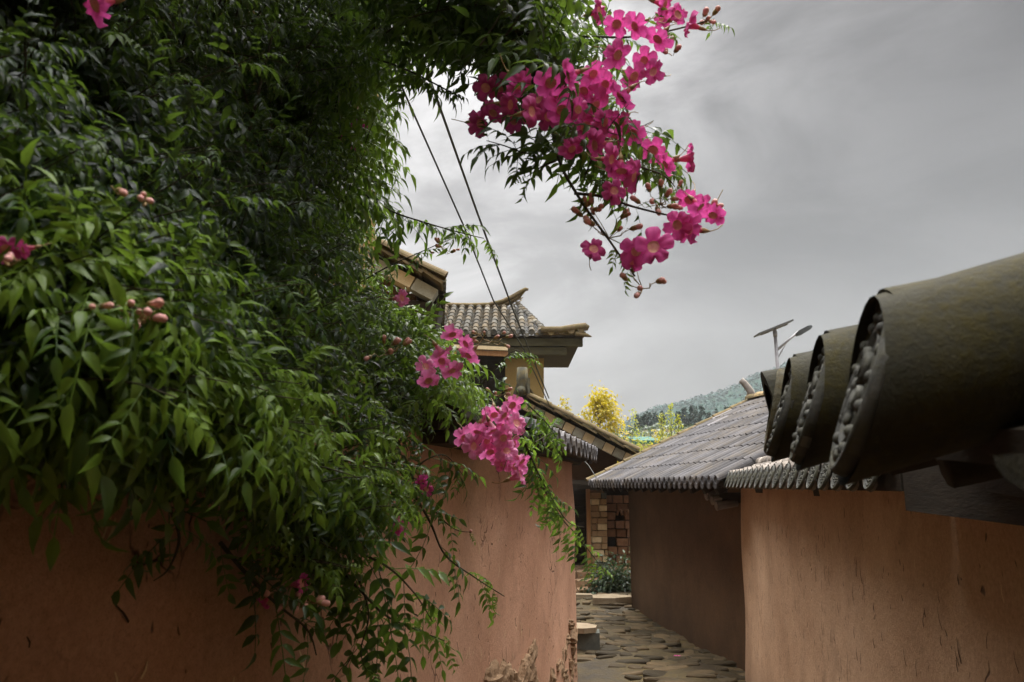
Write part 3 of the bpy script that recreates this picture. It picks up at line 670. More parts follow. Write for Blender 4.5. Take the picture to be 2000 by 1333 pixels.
# ---------------------------------------------------------------- courtyard wall on the right with the row of ornamented tile ends
DC = Vector((0.157, 1, 0)).normalized(); NC = Vector((-DC.y, DC.x, 0))     # NC faces the lane
def cl(Y, off=0.0, z=0.0): return Vector((0.77+0.157*Y, Y, z))-NC*off
wall_e = thing('courtyard_wall', (1.9, 6.5, 0), 'tan adobe courtyard wall on the right with a row of ornamented round tile ends', 'wall')
def build_right_wall():
    mb = MB(); ys_ = [-3+0.12*i for i in range(84)]; ys_[-1] = 6.98; zs = [-.1+0.1*k for k in range(18)]; vs = []
    nz = len(zs)
    def P(y, z):
        w = 0.010*math.sin(y*2.9+z*2.1)+0.006*math.sin(y*7.1-z*5.7); rc = max(0, y-6.80)
        return cl(y, 0.13+w+rc*rc*3.0-0.035*(1-z), z)
    for y in ys_:
        for z in zs: vs.append(P(y, z))
    n = len(ys_); fs = [(i*nz+k, i*nz+k+1, (i+1)*nz+k+1, (i+1)*nz+k) for i in range(n-1) for k in range(nz-1)]
    mb.add(vs, fs, 0, True)
    e = [P(ys_[-1], z) for z in zs]; mb.add(e+[p+Vector((1.2, -0.15, 0)) for p in e], [(k, k+1, nz+k+1, nz+k) for k in range(nz-1)], 0)
    b = [cl(y, 0.5, 1.6) for y in ys_]; tp = [P(y, 1.6) for y in ys_]; bb = [cl(y, 0.5, -.1) for y in ys_]
    mb.add(tp+b+bb, [(i, i+1, n+i+1, n+i) for i in range(n-1)]+[(n+i, n+i+1, 2*n+i+1, 2*n+i) for i in range(n-1)], 0)
    for k in range(380):
        y = random.uniform(1.6, 6.7); z = 0.2+1.2*random.random(); c = P(y, z)+NC*0.002; d = (Vector((0, 0, 1))+DC*random.gauss(0, .18)).normalized(); l = random.uniform(0.008, 0.04); e_ = d.cross(NC)*random.uniform(.0012, .0034)
        mid = c+NC*0.002; mb.add([c-d*l-e_, c-d*l+e_, c+d*l+e_*.5, c+d*l-e_*.5, mid-e_, mid+e_], [(0, 1, 5, 4), (4, 5, 2, 3)], 2 if random.random() < 0.85 else 1)
    mb.build('wall', [M['adobe_tan'], M['straw'], M['scratch']], wall_e)
    # coping
    y0, y1 = 2.32, 6.98; D = 0.13; r = D/2; zc = 1.655; pitch = 0.205
    mb = MB(); pr = [(0.02, 1.585), (0.16, 1.585), (0.16, 1.55), (0.30, 1.55), (0.36, 1.72), (0.02, 1.64)]
    mb.prism([cl(y0, d, z) for (d, z) in pr], cl(y1)-cl(y0)); mb.build('coping_bed', M['wood_dark'], wall_e)
    up = (-NC*0.97+Vector((0, 0, 0.22))).normalized(); nr = Vector((0, 0, 1)); mb = MB(); tones = []
    ysd = []; y = 2.42
    while y < 6.95: ysd.append(y); y += pitch
    for y in ysd:
        c = cl(y, 0.0, zc+0.005); barrel(mb, c, up, DC, nr, 0.24, r*0.98, 0.12, tones, 10, flat=0.95)
        pan(mb, c+DC*pitch/2-nr*0.012, up, DC, nr, 0.24, pitch-r*1.5, 0.06, tones, 0.03)
        cc = c+DC*pitch/2+NC*0.01; w = (pitch-r*1.5)/2; mb.blob(cc-nr*0.045, 0.012, w, 0.035, 8, 5); tones += [random.random()]*40
    o = mb.build('coping_tiles', M['tile_pale'], wall_e); set_tone(o, tones)
    for i, y in enumerate(ysd): ornate_disc('end_disc', r*0.92, wall_e, disc_rot(NC, R(20)), cl(y, -0.026, zc-0.006), False)
    # double rope like ridge of tiles set on edge
    for (off, z, rr, ya, yb) in ((0.21, 1.735, 0.033, 3.0, 6.85), (0.25, 1.785, 0.035, 3.6, 6.75)):
        mb = MB(); tones = []; y = ya
        while y < yb:
            a = cl(y, off, z); d = (DC*0.9+Vector((0, 0, 0.45))).normalized(); ax = (DC*0.94+Vector((0, 0, -.28))).normalized()
            f0 = len(mb.f); mb.tube([a-ax*0.042, a-ax*0.036, a+ax*0.036, a+ax*0.042], [rr*0.7, rr*random.uniform(.96, 1.06), rr*random.uniform(.96, 1.06), rr*0.7], 9); tones += [random.random()]*(len(mb.f)-f0); y += 0.062
        o = mb.build('ridge_roll', M['tile_pale'], wall_e); set_tone(o, tones)
    # three round tiles stacked under the coping at the corner
    for (px, py, Y) in ((1381, 968, 6.95), (1392, 977, 6.9), (1401, 988, 6.85)):
        c = at(px, py, Y); ax = Vector((1, 0.1, 0.14)).normalized(); mb = MB()
        mb.tube([c, c+ax*0.18], [0.040, 0.034], 12); mb.tube([c-ax*0.012, c-ax*0.002], [0.044, 0.044], 12); with_tone(mb.build('corner_tile', M['tile_pale'], wall_e))
    mb = MB(); mb.box(cl(6.93, 0.1, 1.50), 0.26, 0.12, 0.09, Matrix.Rotation(-.15, 3, 'Z')); mb.build('corner_bracket', M['wood_dark'], wall_e)
build_right_wall()

# ---------------------------------------------------------------- near gate roof: big weathered tiles close to the camera
gate = thing('gate_roof', (0.8, 1.2, 1.6), 'weathered gate roof close by on the right, big olive tiles with beaded round ends', 'roof')
def build_gate():
    EG = Vector((0.227, 1, 0)).normalized(); PG = Vector((EG.y, -EG.x, 0)); s = math.tan(R(13)); up = (PG+Vector((0, 0, s))).normalized(); nr = EG.cross(up); nr = -nr if nr.z < 0 else nr
    r = 0.092
    def eg(Y): return Vector((0.205+0.227*Y, Y, 1.655+0.067*Y))
    outv = -PG; outv = (Matrix.Rotation(R(-3), 3, 'Z') @ outv)
    ysg = [1.82, 1.50, 1.15, 0.82, 0.22, -0.10, -0.24, -0.56]
    for i, Y in enumerate(ysg):
        c = eg(Y); mb = MB(); tones = []
        barrel(mb, c-nr*0.035+up*(.034 if i else 0), up, EG, nr, 0.95, r*.93, 0.27, tones, 18, taper=0.93, flat=1.485); 
        if i > 0:
            yv = up.cross(EG).normalized(); yv = -yv if yv.z < 0 else yv; vs = []; nn = 24; cc = c-Vector((0, 0, .006))
            for t_, k_ in ((-.013, 1.0), (.16, 1.04), (.70, 1.08)):
                for q_ in range(nn):
                    a_ = 2*math.pi*q_/nn; low = (1.0 if t_ < 0 else .80) if math.sin(a_) < 0 else 1.05; lean = math.sin(a_)*r*(.40 if math.sin(a_) > 0 else .56) if t_ < 0 else math.sin(a_)*r*.1
                    vs.append(cc+up*(t_+lean)+EG*math.cos(a_)*r*k_+yv*math.sin(a_)*r*k_*low)
            f0 = len(mb.f); mb.add(vs, [(k_*nn+q_, k_*nn+(q_+1) % nn, (k_+1)*nn+(q_+1) % nn, (k_+1)*nn+q_) for k_ in range(2) for q_ in range(nn)], 0, True); tones += [.6]*(len(mb.f)-f0)
        o = mb.build('cover_tile', [M['tile_near'], M['mortar']], gate); set_tone(o, tones)
        if i == 0:
            mb = MB(); rt = disc_rot(outv, R(12)); vs = []
            n = 20
            for (a, h) in ((1, -.25), (1, 0), (.94, .06), (.72, .06), (.62, -.12)):
                for t in range(n):
                    q = 2*math.pi*t/n; vs.append(c+rt @ Vector((math.cos(q)*a*r, (math.sin(q)*a*1.12-.02)*r, h*r)))
            mb.add(vs, [(k*n+t, k*n+(t+1) % n, (k+1)*n+(t+1) % n, (k+1)*n+t) for k in range(4) for t in range(n)]+[tuple(range(4*n, 5*n))], 0, False); with_tone(mb.build('plain_disc', M['tile_old'], gate))
        else: ornate_disc('end_disc', r*1.0, gate, disc_rot(outv, R(20)), c+outv*0.012-Vector((0, 0, .006)), True)
        if i < len(ysg)-1:
            pm_ = (eg(ysg[i])+eg(ysg[i+1]))/2-nr*0.03+up*.14; mb = MB(); tones = []; w = (eg(ysg[i])-eg(ysg[i+1])).length
            pan(mb, pm_, up, EG, nr, 0.95, w-r*1.1, 0.11, tones, 0.05)
            q = pm_-up*.11-nr*0.045+outv*0.012; n = 10; W = (w-r*1.5)/2*.42       # rounded drip lip
            ring = [q+EG*math.cos(math.pi*t/n)*W-Vector((0, 0, 1))*math.sin(math.pi*t/n)*0.030 for t in range(n+1)]
            mb.prism(ring, -outv*0.03); tones += [random.random()]*(len(mb.f)-len(tones))
            o = mb.build('pan_tile', M['tile_near'], gate); set_tone(o, tones)
    a0, a1 = eg(1.95), eg(-2.2)
    mb = MB(); dn = Vector((0, 0, -1))
    def P(base, t, dz): return base+up*t+dn*dz
    mb.prism([P(a0, 0.14, .075), P(a0, 1.5, .075), P(a0, 1.5, .11), P(a0, 0.14, .11)], a1-a0); mb.build('roof_deck', M['wood_dark'], gate)
    mb = MB(); mb.prism([P(a0, 0.10, .075), P(a0, 0.13, .075), P(a0, 0.13, .11), P(a0, 0.10, .11)], a1-a0); mb.build('eave_board', M['wood_dark'], gate)
    mb = MB(); b = [P(a0, 0.46, .115), P(a0, 0.60, .115), P(a0, 0.60, .30), P(a0, 0.46, .30)]; mb.prism([p-EG*0.1 for p in b], a1-a0); mb.build('eave_beam', M['wood_dark'], gate)
    mb = MB()
    for k in range(11):
        c = a0-EG*(0.12+0.34*k); c = eg(1.8-0.33*k); mb.tube([c+up*0.16+dn*0.142, c+up*1.3+dn*0.142], 0.03, 8)
    mb.build('rafters', M['wood_dark'], gate)
    # block of wall carrying the gate roof, set back on the courtyard wall
    mb = MB(); q0, q1 = cl(2.30, 0.02, 1.53), cl(-2.6, 0.02, 1.46); mb.prism([q0, q0-NC*0.58, q0-NC*0.58+Vector((0, 0, .26)), q0+Vector((0, 0, .17))], q1-q0); mb.build('wall_plate', M['wood_dark'], gate)
    mb = MB(); k0 = eg(1.95)+up*1.5
    mb.prism([k0+dn*.06, k0+PG*1.6-Vector((0, 0, .4)), k0+PG*1.6-Vector((0, 0, .46)), k0+dn*.12], a1-a0); with_tone(mb.build('back_slope', M['tile_old'], gate))
build_gate()
# unseen houses added beside and behind the viewer to block sky light
blocker_house_f = thing('adobe_house', (3, -2, 0), 'unseen tan adobe house added beyond the right edge to block sky light', 'house')
mb = MB(); slab_wall(mb, (2.42, 3.05, 0), (1.5, -6.0, 0), 6.6, 3.0); mb.build('wall', M['adobe_tan'], blocker_house_f)
tile_roof('roof', Vector((2.12, 3.05, 6.55)), Vector((-0.10, -1, 0)).normalized(), Vector((0.86, -0.07, 0.5)).normalized(), 45, 0.2, 2.0, 0.065, 0.25, M['tile_old'], blocker_house_f)
blocker_house_g = thing('adobe_house', (0, -6.5, 0), 'unseen tan adobe house added behind the viewer to block sky light', 'house')
mb = MB(); slab_wall(mb, (2.5, -8.2, 0), (-3.5, -8.4, 0), 5.2, 3.0); mb.build('wall', M['adobe_tan'], blocker_house_g)
tile_roof('roof', Vector((-3.6, -7.9, 5.15)), Vector((1, 0.03, 0)).normalized(), Vector((0, -0.86, 0.5)).normalized(), 30, 0.2, 2.0, 0.065, 0.25, M['tile_old'], blocker_house_g)

# ---------------------------------------------------------------- pavilion house with the upturned ridge
house_h = thing('tiled_house', (-0.5, 16.5, 0), 'ochre upper storey with an upturned tile ridge, standing above the vine and lane end', 'house')
def build_pavilion():
    Y0 = 15.0; eR = at(1066, 650, Y0); eL = at(770, 650, Y0); z0 = eR.z; side = Vector((1, 0, 0)); rise = Vector((0, 2.1, 1.06)); up = rise.normalized(); L = rise.length
    n = 16; w = eR.x-eL.x; pitch = w/n
    ridge_x = at(1012, 592, 17.1).x
    up2 = rise.normalized()
    def lens(i):
        x = eL.x+pitch*(i+0.5); t = (x-ridge_x)/(eR.x-ridge_x)
        return L if t < 0 else max(0.15, L*(1-t))
    tile_roof('roof', eL, side, up2, n, pitch, L, 0.065, 0.28, M['tile_temple'], house_h, True, lens)
    mb = MB(); tones = []; rE = Vector((ridge_x, Y0+2.1, z0+1.06)); d = (rE-eR).normalized()
    barrel(mb, eR+Vector((0, 0, .02)), d, d.cross(Vector((0, 0, 1))).normalized(), Vector((0, 0, 1)), (rE-eR).length, 0.075, 0.22, tones, 8); o = mb.build('hip_tiles', M['tile_temple'], house_h); set_tone(o, tones)
    # ridge curling up to the right
    pts = [at(px, py, 17.0) for (px, py) in ((800, 598), (860, 596), (920, 597), (955, 596), (980, 590), (1000, 581), (1018, 570), (1027, 565), (1032, 566))]
    mb = MB(); mb.tube([p+Vector((0, 0, 0)) for p in pts], [0.06]*6+[0.055, 0.045, 0.03], 8); mb.tube([p-Vector((0, 0, .085)) for p in pts[:7]]+[pts[7]-Vector((.02, 0, .04))], [0.035]*6+[.025, .02], 6)
    for k in range(len(pts)-3):
        a, b = pts[k], pts[k+1]; q = Vector((0, 0, -.20)); qq = Vector((0, 0, -.06)); s_ = 1 if k < 4 else 0.7
        mb.prism([a+q*s_, b+q*s_, b+qq, a+qq], (0, 0.08, 0))
    c = pts[5]; 
    for k in range(3): mb.tube([c+Vector((.02+.03*k, 0, -.16+.05*k)), c+Vector((.13+.03*k, 0, -.17+.06*k)), c+Vector((.19+.03*k, 0, -.12+.06*k))], 0.012, 5)
    with_tone(mb.build('ridge', M['tile_moss'], house_h))
    # right hand skirt eave
    mb = MB(); tones = []; xe = at(1148, 640, Y0).x; 
    prof = [Vector((eR.x-.1, Y0-.02, z0+.05)), Vector((eR.x+.3, Y0-.02, z0+.05)), Vector((xe-.3, Y0, z0+.09)), Vector((xe-.05, Y0, z0+.12)), Vector((xe+.02, Y0, z0+.09))]
    mb.tube(prof, [.07, .075, .08, .085, .05], 9); tones += [.5]*(len(mb.f)-len(tones))
    for k in range(4):
        c = Vector((eR.x+0.10+0.2*k, Y0-.05, z0+0.0+.015*k)); plain_disc(mb, c, Vector((1, 0, 0)), Vector((0, 0, 1)), Vector((0, -1, 0)), .07, tones)
        b = Vector((eR.x+0.10+0.2*k, Y0, z0+.03)); barrel(mb, b, Vector((0, 1, .12)).normalized(), Vector((1, 0, 0)), Vector((0, 0, 1)), 2.2, .065, .28, tones)
    f0 = len(mb.f); mb.prism([(eR.x-.2, Y0, z0), (xe-.04, Y0, z0+.02), (xe-.04, Y0, z0-.05), (eR.x-.2, Y0, z0-.05)], (0, 2.3, .2)); mb.tube([(xe-.25, Y0-.03, z0-.03), (xe-.02, Y0-.03, z0-.06), (xe+.07, Y0-.03, z0-.09)], [.05, .04, .01], 6)
    tones += [.3]*(len(mb.f)-f0); o = mb.build('skirt_eave', M['tile_moss'], house_h); set_tone(o, tones)
    mb = MB(); zz = z0-.07
    mb.box(((eL.x+xe-.1)/2, Y0+.12, zz-.115), xe-.1-eL.x, 0.14, 0.15); mb.box(((eL.x+xe-.45)/2-.02, Y0+.16, zz-.285), xe-.35-eL.x, 0.16, 0.15); mb.build('eave_beams', M['wood_olive'], house_h)
    mb = MB(); x0, x1 = at(850, 660, Y0-.1).x, at(992, 668, Y0-.1).x; mb.box(((x0+x1)/2, Y0-.02, z0-.30), x1-x0, .05, .07, Matrix.Rotation(.045, 3, 'Y')); mb.build('pale_board', M['brick_cream'], house_h)
    mb = MB(); mb.box(((x0+x1)/2, Y0+.02, z0-.40), x1-x0, .05, .10, Matrix.Rotation(.045, 3, 'Y')); mb.build('red_board', M['wood_warm'], house_h)
    xa, xb = at(987, 700, Y0+.4).x, at(1062, 700, Y0+.4).x
    mb = MB(); mb.prism([(xa, Y0+.4, 1.5), (xb, Y0+.4, 1.5), (xb, Y0+.4, z0-.45), (xa, Y0+.4, z0-.45)], (0, 3.2, 0)); mb.build('wall', M['adobe_ochre'], house_h)
    mb = MB(); mb.box(((eL.x+xa)/2, Y0+.8, 3.0), xa-eL.x, .1, 3.2); 
    for k in range(5): mb.box((xa-.12-.3*k, Y0+.72, 3.2), .07, .1, 2.2)
    mb.build('timber_front', M['wood_dark'], house_h)
    mb = MB(); mb.prism([(eL.x, Y0+.05, z0-.045), (xe-.1, Y0+.05, z0-.045), (xe-.1, Y0+.05, z0-.085), (eL.x, Y0+.05, z0-.085)], (0, 4.0, 0)); mb.prism([(eL.x, Y0+.1, z0-.02), (eL.x, Y0+2.15, z0+.98), (eL.x, Y0+4.2, z0-.02)], (ridge_x-eL.x, 0, 0)); mb.build('roof_deck', M['wood_dark'], house_h)
build_pavilion()

# ---------------------------------------------------------------- cables
def cable(pts, r, label, group):
    mb = MB(); mb.tube(pts, r, 6); o = mb.build('overhead_cable', M['cable']); tag(o, label, 'cable', group)
def interp(pa, pb, n, sag):
    return [pa.lerp(pb, i/n)+Vector((0, 0, -sag*4*(i/n)*(1-i/n))) for i in range(n+1)]
cable([at(735, 60, 4.6), at(778, 155, 5.0), at(905, 440, 6.6), at(963, 586, 8.0), at(1022, 680, 9.5), at(1072, 790, 12.25)], 0.0085, 'thinner left cable of the two crossing the sky down to the gable', 'cables crossing the sky')
cable([at(800, 50, 4.2), at(852, 190, 4.8), at(930, 410, 6.2), at(1000, 600, 8.2), at(1072, 778, 12.3)], 0.010, 'thicker right cable of the two crossing the sky down to the gable', 'cables crossing the sky')
cable([at(1128, 886, 11.6), at(1150, 910, 11.2), at(1170, 942, 10.6)], 0.006, 'short thin wire dropping from the gable onto the corner of the grey roof', 'cables crossing the sky')

# ---------------------------------------------------------------- solar street lamp
def street_lamp():
    Y = 24.0; top = at(1513, 640, Y); root = thing('street_lamp', (top.x, Y, 0), 'grey solar street lamp with tilted panel and lamp arm, standing beyond the grey roof', 'street lamp')
    mb = MB(); mb.tube([(top.x+.05, Y, 0), (top.x+.02, Y, 4), top], [0.075, 0.062, 0.05], 10); mb.tube([top-Vector((0, 0, .30)), top-Vector((0, 0, .12))], 0.068, 10); mb.build('pole', M['galv'], root)
    a, b = at(1478, 655, Y), at(1543, 629, Y); d = (b-a).normalized(); nn = Vector((0, 1, 0)); u = d.cross(nn).normalized(); u = -u if u.z < 0 else u
    mb = MB(); rt = Matrix((d, nn, u)).transposed(); mb.box((a+b)/2, (b-a).length, 0.62, 0.05, rt); o = mb.build('solar_panel', M['panel_back'], root)
    mb = MB(); mb.box((a+b)/2-u*.045, (b-a).length*.8, .06, .04, rt); mb.tube([top-Vector((0, 0, .05)), (a+b)/2-u*.04], .03, 8); mb.build('panel_bracket', M['galv'], root)
    j = at(1515, 686, Y); e = at(1560, 648, Y); mb = MB(); mb.tube([j, j.lerp(e, .5), e], [.04, .036, .034], 8); mb.build('arm', M['galv'], root)
    mb = MB(); mb.tube([at(1516, 705, Y), at(1537, 668, Y)], .018, 6); mb.build('brace', M['galv'], root)
    h0, h1 = at(1554, 655, Y), at(1584, 638, Y); d = (h1-h0).normalized(); u = d.cross(nn).normalized(); u = -u if u.z < 0 else u; mb = MB()
    vs = []; 
    for t, w, hh in ((0, .05, .045), (.25, .10, .08), (.8, .12, .07), (1, .08, .03)):
        c = h0.lerp(h1, t)
        for sy, su in ((-1, -1), (1, -1), (1, 1), (-1, 1)): vs.append(c+nn*w*sy+u*hh*su)
    mb.add(vs, [(k*4+q, k*4+(q+1) % 4, (k+1)*4+(q+1) % 4, (k+1)*4+q) for k in range(3) for q in range(4)]+[(3, 2, 1, 0), (12, 13, 14, 15)]); mb.build('lamp_head', M['lamp_dark'], root)
street_lamp()

# ---------------------------------------------------------------- leaf machinery
def leaflet(L, W, droop, fold, nseg=4):
    """pointed leaflet along +X, folded along its midrib, arching down"""
    vs = [(0, 0, 0)]; prof = [0.0, 0.74, 1.0, 0.50, 0.0] if nseg == 4 else [0, 1, 0]
    ts = [0, 0.14, 0.36, 0.68, 1.0] if nseg == 4 else [0, .42, 1]
    def mid(t):
        a = droop*t; x = L*(math.sin(a)/droop if abs(droop) > 1e-3 else t); z = -L*((1-math.cos(a))/droop if abs(droop) > 1e-3 else 0); return x, z
    for t, p in list(zip(ts, prof))[1:-1]:
        x, z = mid(t); w = W/2*p; lift = fold*w
        vs += [(x, w, z+lift), (x, 0, z), (x, -w, z+lift)]
    x, z = mid(1.0); vs.append((x, 0, z)); k = len(ts)-2; tip = len(vs)-1
    fs = [(0, 2, 1), (0, 3, 2)]
    for i in range(k-1):
        a = 1+3*i; b = a+3; fs += [(a, a+1, b+1, b), (a+1, a+2, b+2, b+1)]
    a = 1+3*(k-1); fs += [(a, a+1, tip), (a+1, a+2, tip)]
    return np.array(vs, float), fs
def rotm(axis, a): return np.array(Matrix.Rotation(a, 3, axis))
def compound(npair, L, rs, nseg=4):
    vs, fs = [], []
    def add(v, f):
        o = sum(len(x) for x in vs); vs.append(v); fs.extend([tuple(i+o for i in q) for q in f])
    sag = rs.uniform(0.25, 0.8)
    def rach(t): return np.array((L*math.sin(sag*t)/sag, 0, -L*(1-math.cos(sag*t))/sag))
    n = 5; w = 0.0012; pv = []
    for i in range(n):
        p = rach(i/(n-1)); pv += [p+(0, w, 0), p+(0, -w, 0), p+(0, 0, -w*1.6)]
    add(np.array(pv), [(i*3+j, i*3+(j+1) % 3, i*3+3+(j+1) % 3, i*3+3+j) for i in range(n-1) for j in range(3)])
    for k in range(npair):
        t = 0.26+0.68*k/max(1, npair-0.4); p = rach(t); s = 1-0.25*abs(k-(npair-1)*0.4)/npair
        for sg in (-1, 1):
            v, f = leaflet(0.058*s*rs.uniform(.85, 1.12), 0.0185*s*rs.uniform(.8, 1.15), rs.uniform(.4, 1.3), rs.uniform(.25, .7), nseg)
            m = rotm('Z', sg*rs.uniform(.85, 1.2)) @ rotm('Y', rs.uniform(.15, .75)) @ rotm('X', rs.uniform(-.3, .3))
            add(v @ m.T+p, f)
    v, f = leaflet(0.068*rs.uniform(.9, 1.1), 0.0195, rs.uniform(.5, 1.0), .4, nseg); m = rotm('Y', sag*.9+rs.uniform(0, .4)) @ rotm('X', rs.uniform(-.4, .4))
    add(v @ m.T+rach(1.0), f)
    return np.vstack(vs), fs
class Leaves:
    """collects placed copies of a few leaf templates and joins them into one mesh"""
    def __init__(s, templates): s.T = templates; s.items = []
    def put(s, pos, X, Z, scale, tone, ti=None):
        s.items.append((random.randrange(len(s.T)) if ti is None else ti, pos, X, Z, scale, tone))
    def build(s, name, mat, parent=None):
        Vs, loops, starts, totals, tones = [], [], [], [], []; vo = 0; lo = 0
        by = {}
        for it in s.items: by.setdefault(it[0], []).append(it)
        for ti, its in by.items():
            v, f = s.T[ti]; nv = len(v)
            P = np.array([tuple(i[1]) for i in its]); X = np.array([tuple(i[2]) for i in its]); Z = np.array([tuple(i[3]) for i in its])
            X /= np.linalg.norm(X, axis=1, keepdims=True)+1e-12; Yv = np.cross(Z, X); Yv /= np.linalg.norm(Yv, axis=1, keepdims=True)+1e-12; Z = np.cross(X, Yv)
            S = np.array([i[4] for i in its])[:, None, None]
            W = P[:, None, :]+S*(v[None, :, 0:1]*X[:, None, :]+v[None, :, 1:2]*Yv[:, None, :]+v[None, :, 2:3]*Z[:, None, :])
            Vs.append(W.reshape(-1, 3)); fl = np.array([i for q in f for i in q]); ft = np.array([len(q) for q in f]); n = len(its)
            loops.append((fl[None, :]+vo+np.arange(n)[:, None]*nv).ravel()); totals.append(np.tile(ft, n)); tones.append(np.repeat(np.array([i[5] for i in its]), len(ft)))
            vo += n*nv
        V = np.vstack(Vs); Lp = np.concatenate(loops); Tt = np.concatenate(totals); St = np.concatenate(([0], np.cumsum(Tt)[:-1])); tn = np.concatenate(tones)
        me = bpy.data.meshes.new(name); me.vertices.add(len(V)); me.vertices.foreach_set('co', V.astype(np.float32).ravel())
        me.loops.add(len(Lp)); me.loops.foreach_set('vertex_index', Lp.astype(np.int32)); me.polygons.add(len(Tt)); me.polygons.foreach_set('loop_start', St.astype(np.int32)); me.polygons.foreach_set('loop_total', Tt.astype(np.int32))
        me.polygons.foreach_set('use_smooth', np.ones(len(Tt), dtype=bool)); me.update(calc_edges=True); me.validate()
        a = me.attributes.new('tone', 'FLOAT', 'FACE'); a.data.foreach_set('value', tn.astype(np.float32)[:len(me.polygons)])
        me.materials.append(mat); o = bpy.data.objects.new(name, me); COL.objects.link(o)
        if parent is not None: o.parent = parent; o.matrix_parent_inverse = parent.matrix_basis.inverted()
        return o
rs = random.Random(5)
TEMPL = [compound(rs.choice((3, 3, 4, 4)), rs.uniform(.13, .18), rs) for _ in range(14)]
SIMPLE = [leaflet(0.06, 0.03, d, .3, 2) for d in (.2, .7, 1.1)]
UPV = Vector((0, 0, 1))
def rvec(s=1.0): return Vector((random.gauss(0, s), random.gauss(0, s), random.gauss(0, s)))
def dress(stem, pts, LV, tone, step=0.06, scale=1.0, face=Vector((0.35, -0.45, 0.75)), skip=0.0, tip_young=True, droop=0.25):
    """compound leaves in opposite pairs along a stem"""
    acc = 0.0; L = sum((pts[i+1]-pts[i]).length for i in range(len(pts)-1)); s = 0.0; par = random.random() < .5
    for i in range(len(pts)-1):
        a, b = pts[i], pts[i+1]; l = (b-a).length; d = (b-a).normalized()
        while acc <= l:
            p = a+d*acc; f = (s+acc)/max(L, 1e-6); par = not par
            sd = d.cross(face).normalized(); ot = sd.cross(d).normalized()
            for sg in (-1, 1):
                if random.random() < skip: continue
                o_ = (sd if par or random.random() < .6 else ot)*sg
                X = (d*random.uniform(.35, .8)+o_*1.0+rvec(.22)+Vector((0, 0, -droop*random.uniform(.3, 1.6)))).normalized()
                Z = (face+rvec(.30)).normalized()
                k = scale*random.uniform(.8, 1.15)*(1-0.55*max(0, (f-.75)/.25) if tip_young else 1)
                tn = min(1, max(0, tone+random.gauss(0, .13)+(0.35*max(0, (f-.7)/.3) if tip_young else 0)))
                LV.put(p, X, Z, k, tn)
            acc += step*random.uniform(.8, 1.25)
        acc -= l; s += l
def proj(p):
    q = p-Vector((0, 0, EYE)); dep = q.y*math.cos(TH)+q.z*math.sin(TH)
    if dep < 0.05: return -9999, 0
    return 1000+1500*q.x/dep, 666.5-1500*(q.z*math.cos(TH)-q.y*math.sin(TH))/dep
OUTLINE = [(-900, -1500), (1150, -1500), (1150, 60), (1110, 110), (1050, 140), (960, 150), (900, 185), (860, 165), (800, 140), (770, 110), (752, 130), (748, 230), (724, 300), (712, 340), (698, 420), (715, 480), (765, 540), (785, 600), (840, 645), (880, 662), (915, 705), (945, 772), (1040, 810), (1095, 850), (1115, 880), (1090, 900), (1040, 870), (1000, 850), (900, 795), (850, 825), (825, 870), (845, 940), (870, 1000), (845, 1030), (800, 1030), (760, 1050), (700, 1090), (720, 1150), (755, 1195), (700, 1225), (640, 1195), (600, 1150), (540, 1120), (480, 1075), (400, 1045), (330, 1010), (260, 960), (200, 935), (100, 905), (0, 870), (-900, 830)]
CLUSOUT = [(880, 60), (1200, 60), (1330, 200), (1310, 360), (1220, 420), (1120, 390), (1060, 340), (1000, 260), (940, 240), (900, 200)]
def allowed(p):
    x, y = proj(p)
    return x < -800 or inpoly(x, y, OUTLINE) or inpoly(x, y, CLUSOUT)
def spray(p, d, length, LV, SB, tone, g=1.1, scale=1.0, step=0.06, clip=True, near=None, **kw):
    n = max(3, int(length/0.05)); pts = [p.copy()]; d = d.normalized(); q = p.copy()
    for i in range(n):
        d = (d+Vector((0, 0, -g))*(length/n)+rvec(.05)).normalized(); q = q+d*(length/n)
        if clip and not allowed(q+d*0.07*scale+Vector((0, 0, -.03))): break
        if near is not None and q.y < near: break
        pts.append(q.copy())
    if len(pts) < 3: return
    n = len(pts)-1
    if SB is not None: SB.tube(pts, [0.0026*(1-.7*i/n) for i in range(n+1)], 4, 0, False)
    dress(None, pts, LV, tone, step, scale, **kw)
def YW(px): return 0.961/(0.227-(min(px, 860)-1000)/1500.0)
def bez(pts, n=8):
    P = [pts[0]]+list(pts)+[pts[-1]]; out = []
    for i in range(1, len(P)-2):
        a, b, c, d = P[i-1:i+3]
        for k in range(n):
            t = k/n; out.append(0.5*((2*b)+(c-a)*t+(2*a-5*b+4*c-d)*t*t+(3*b-a-3*c+d)*t**3))
    out.append(P[-2]); return out

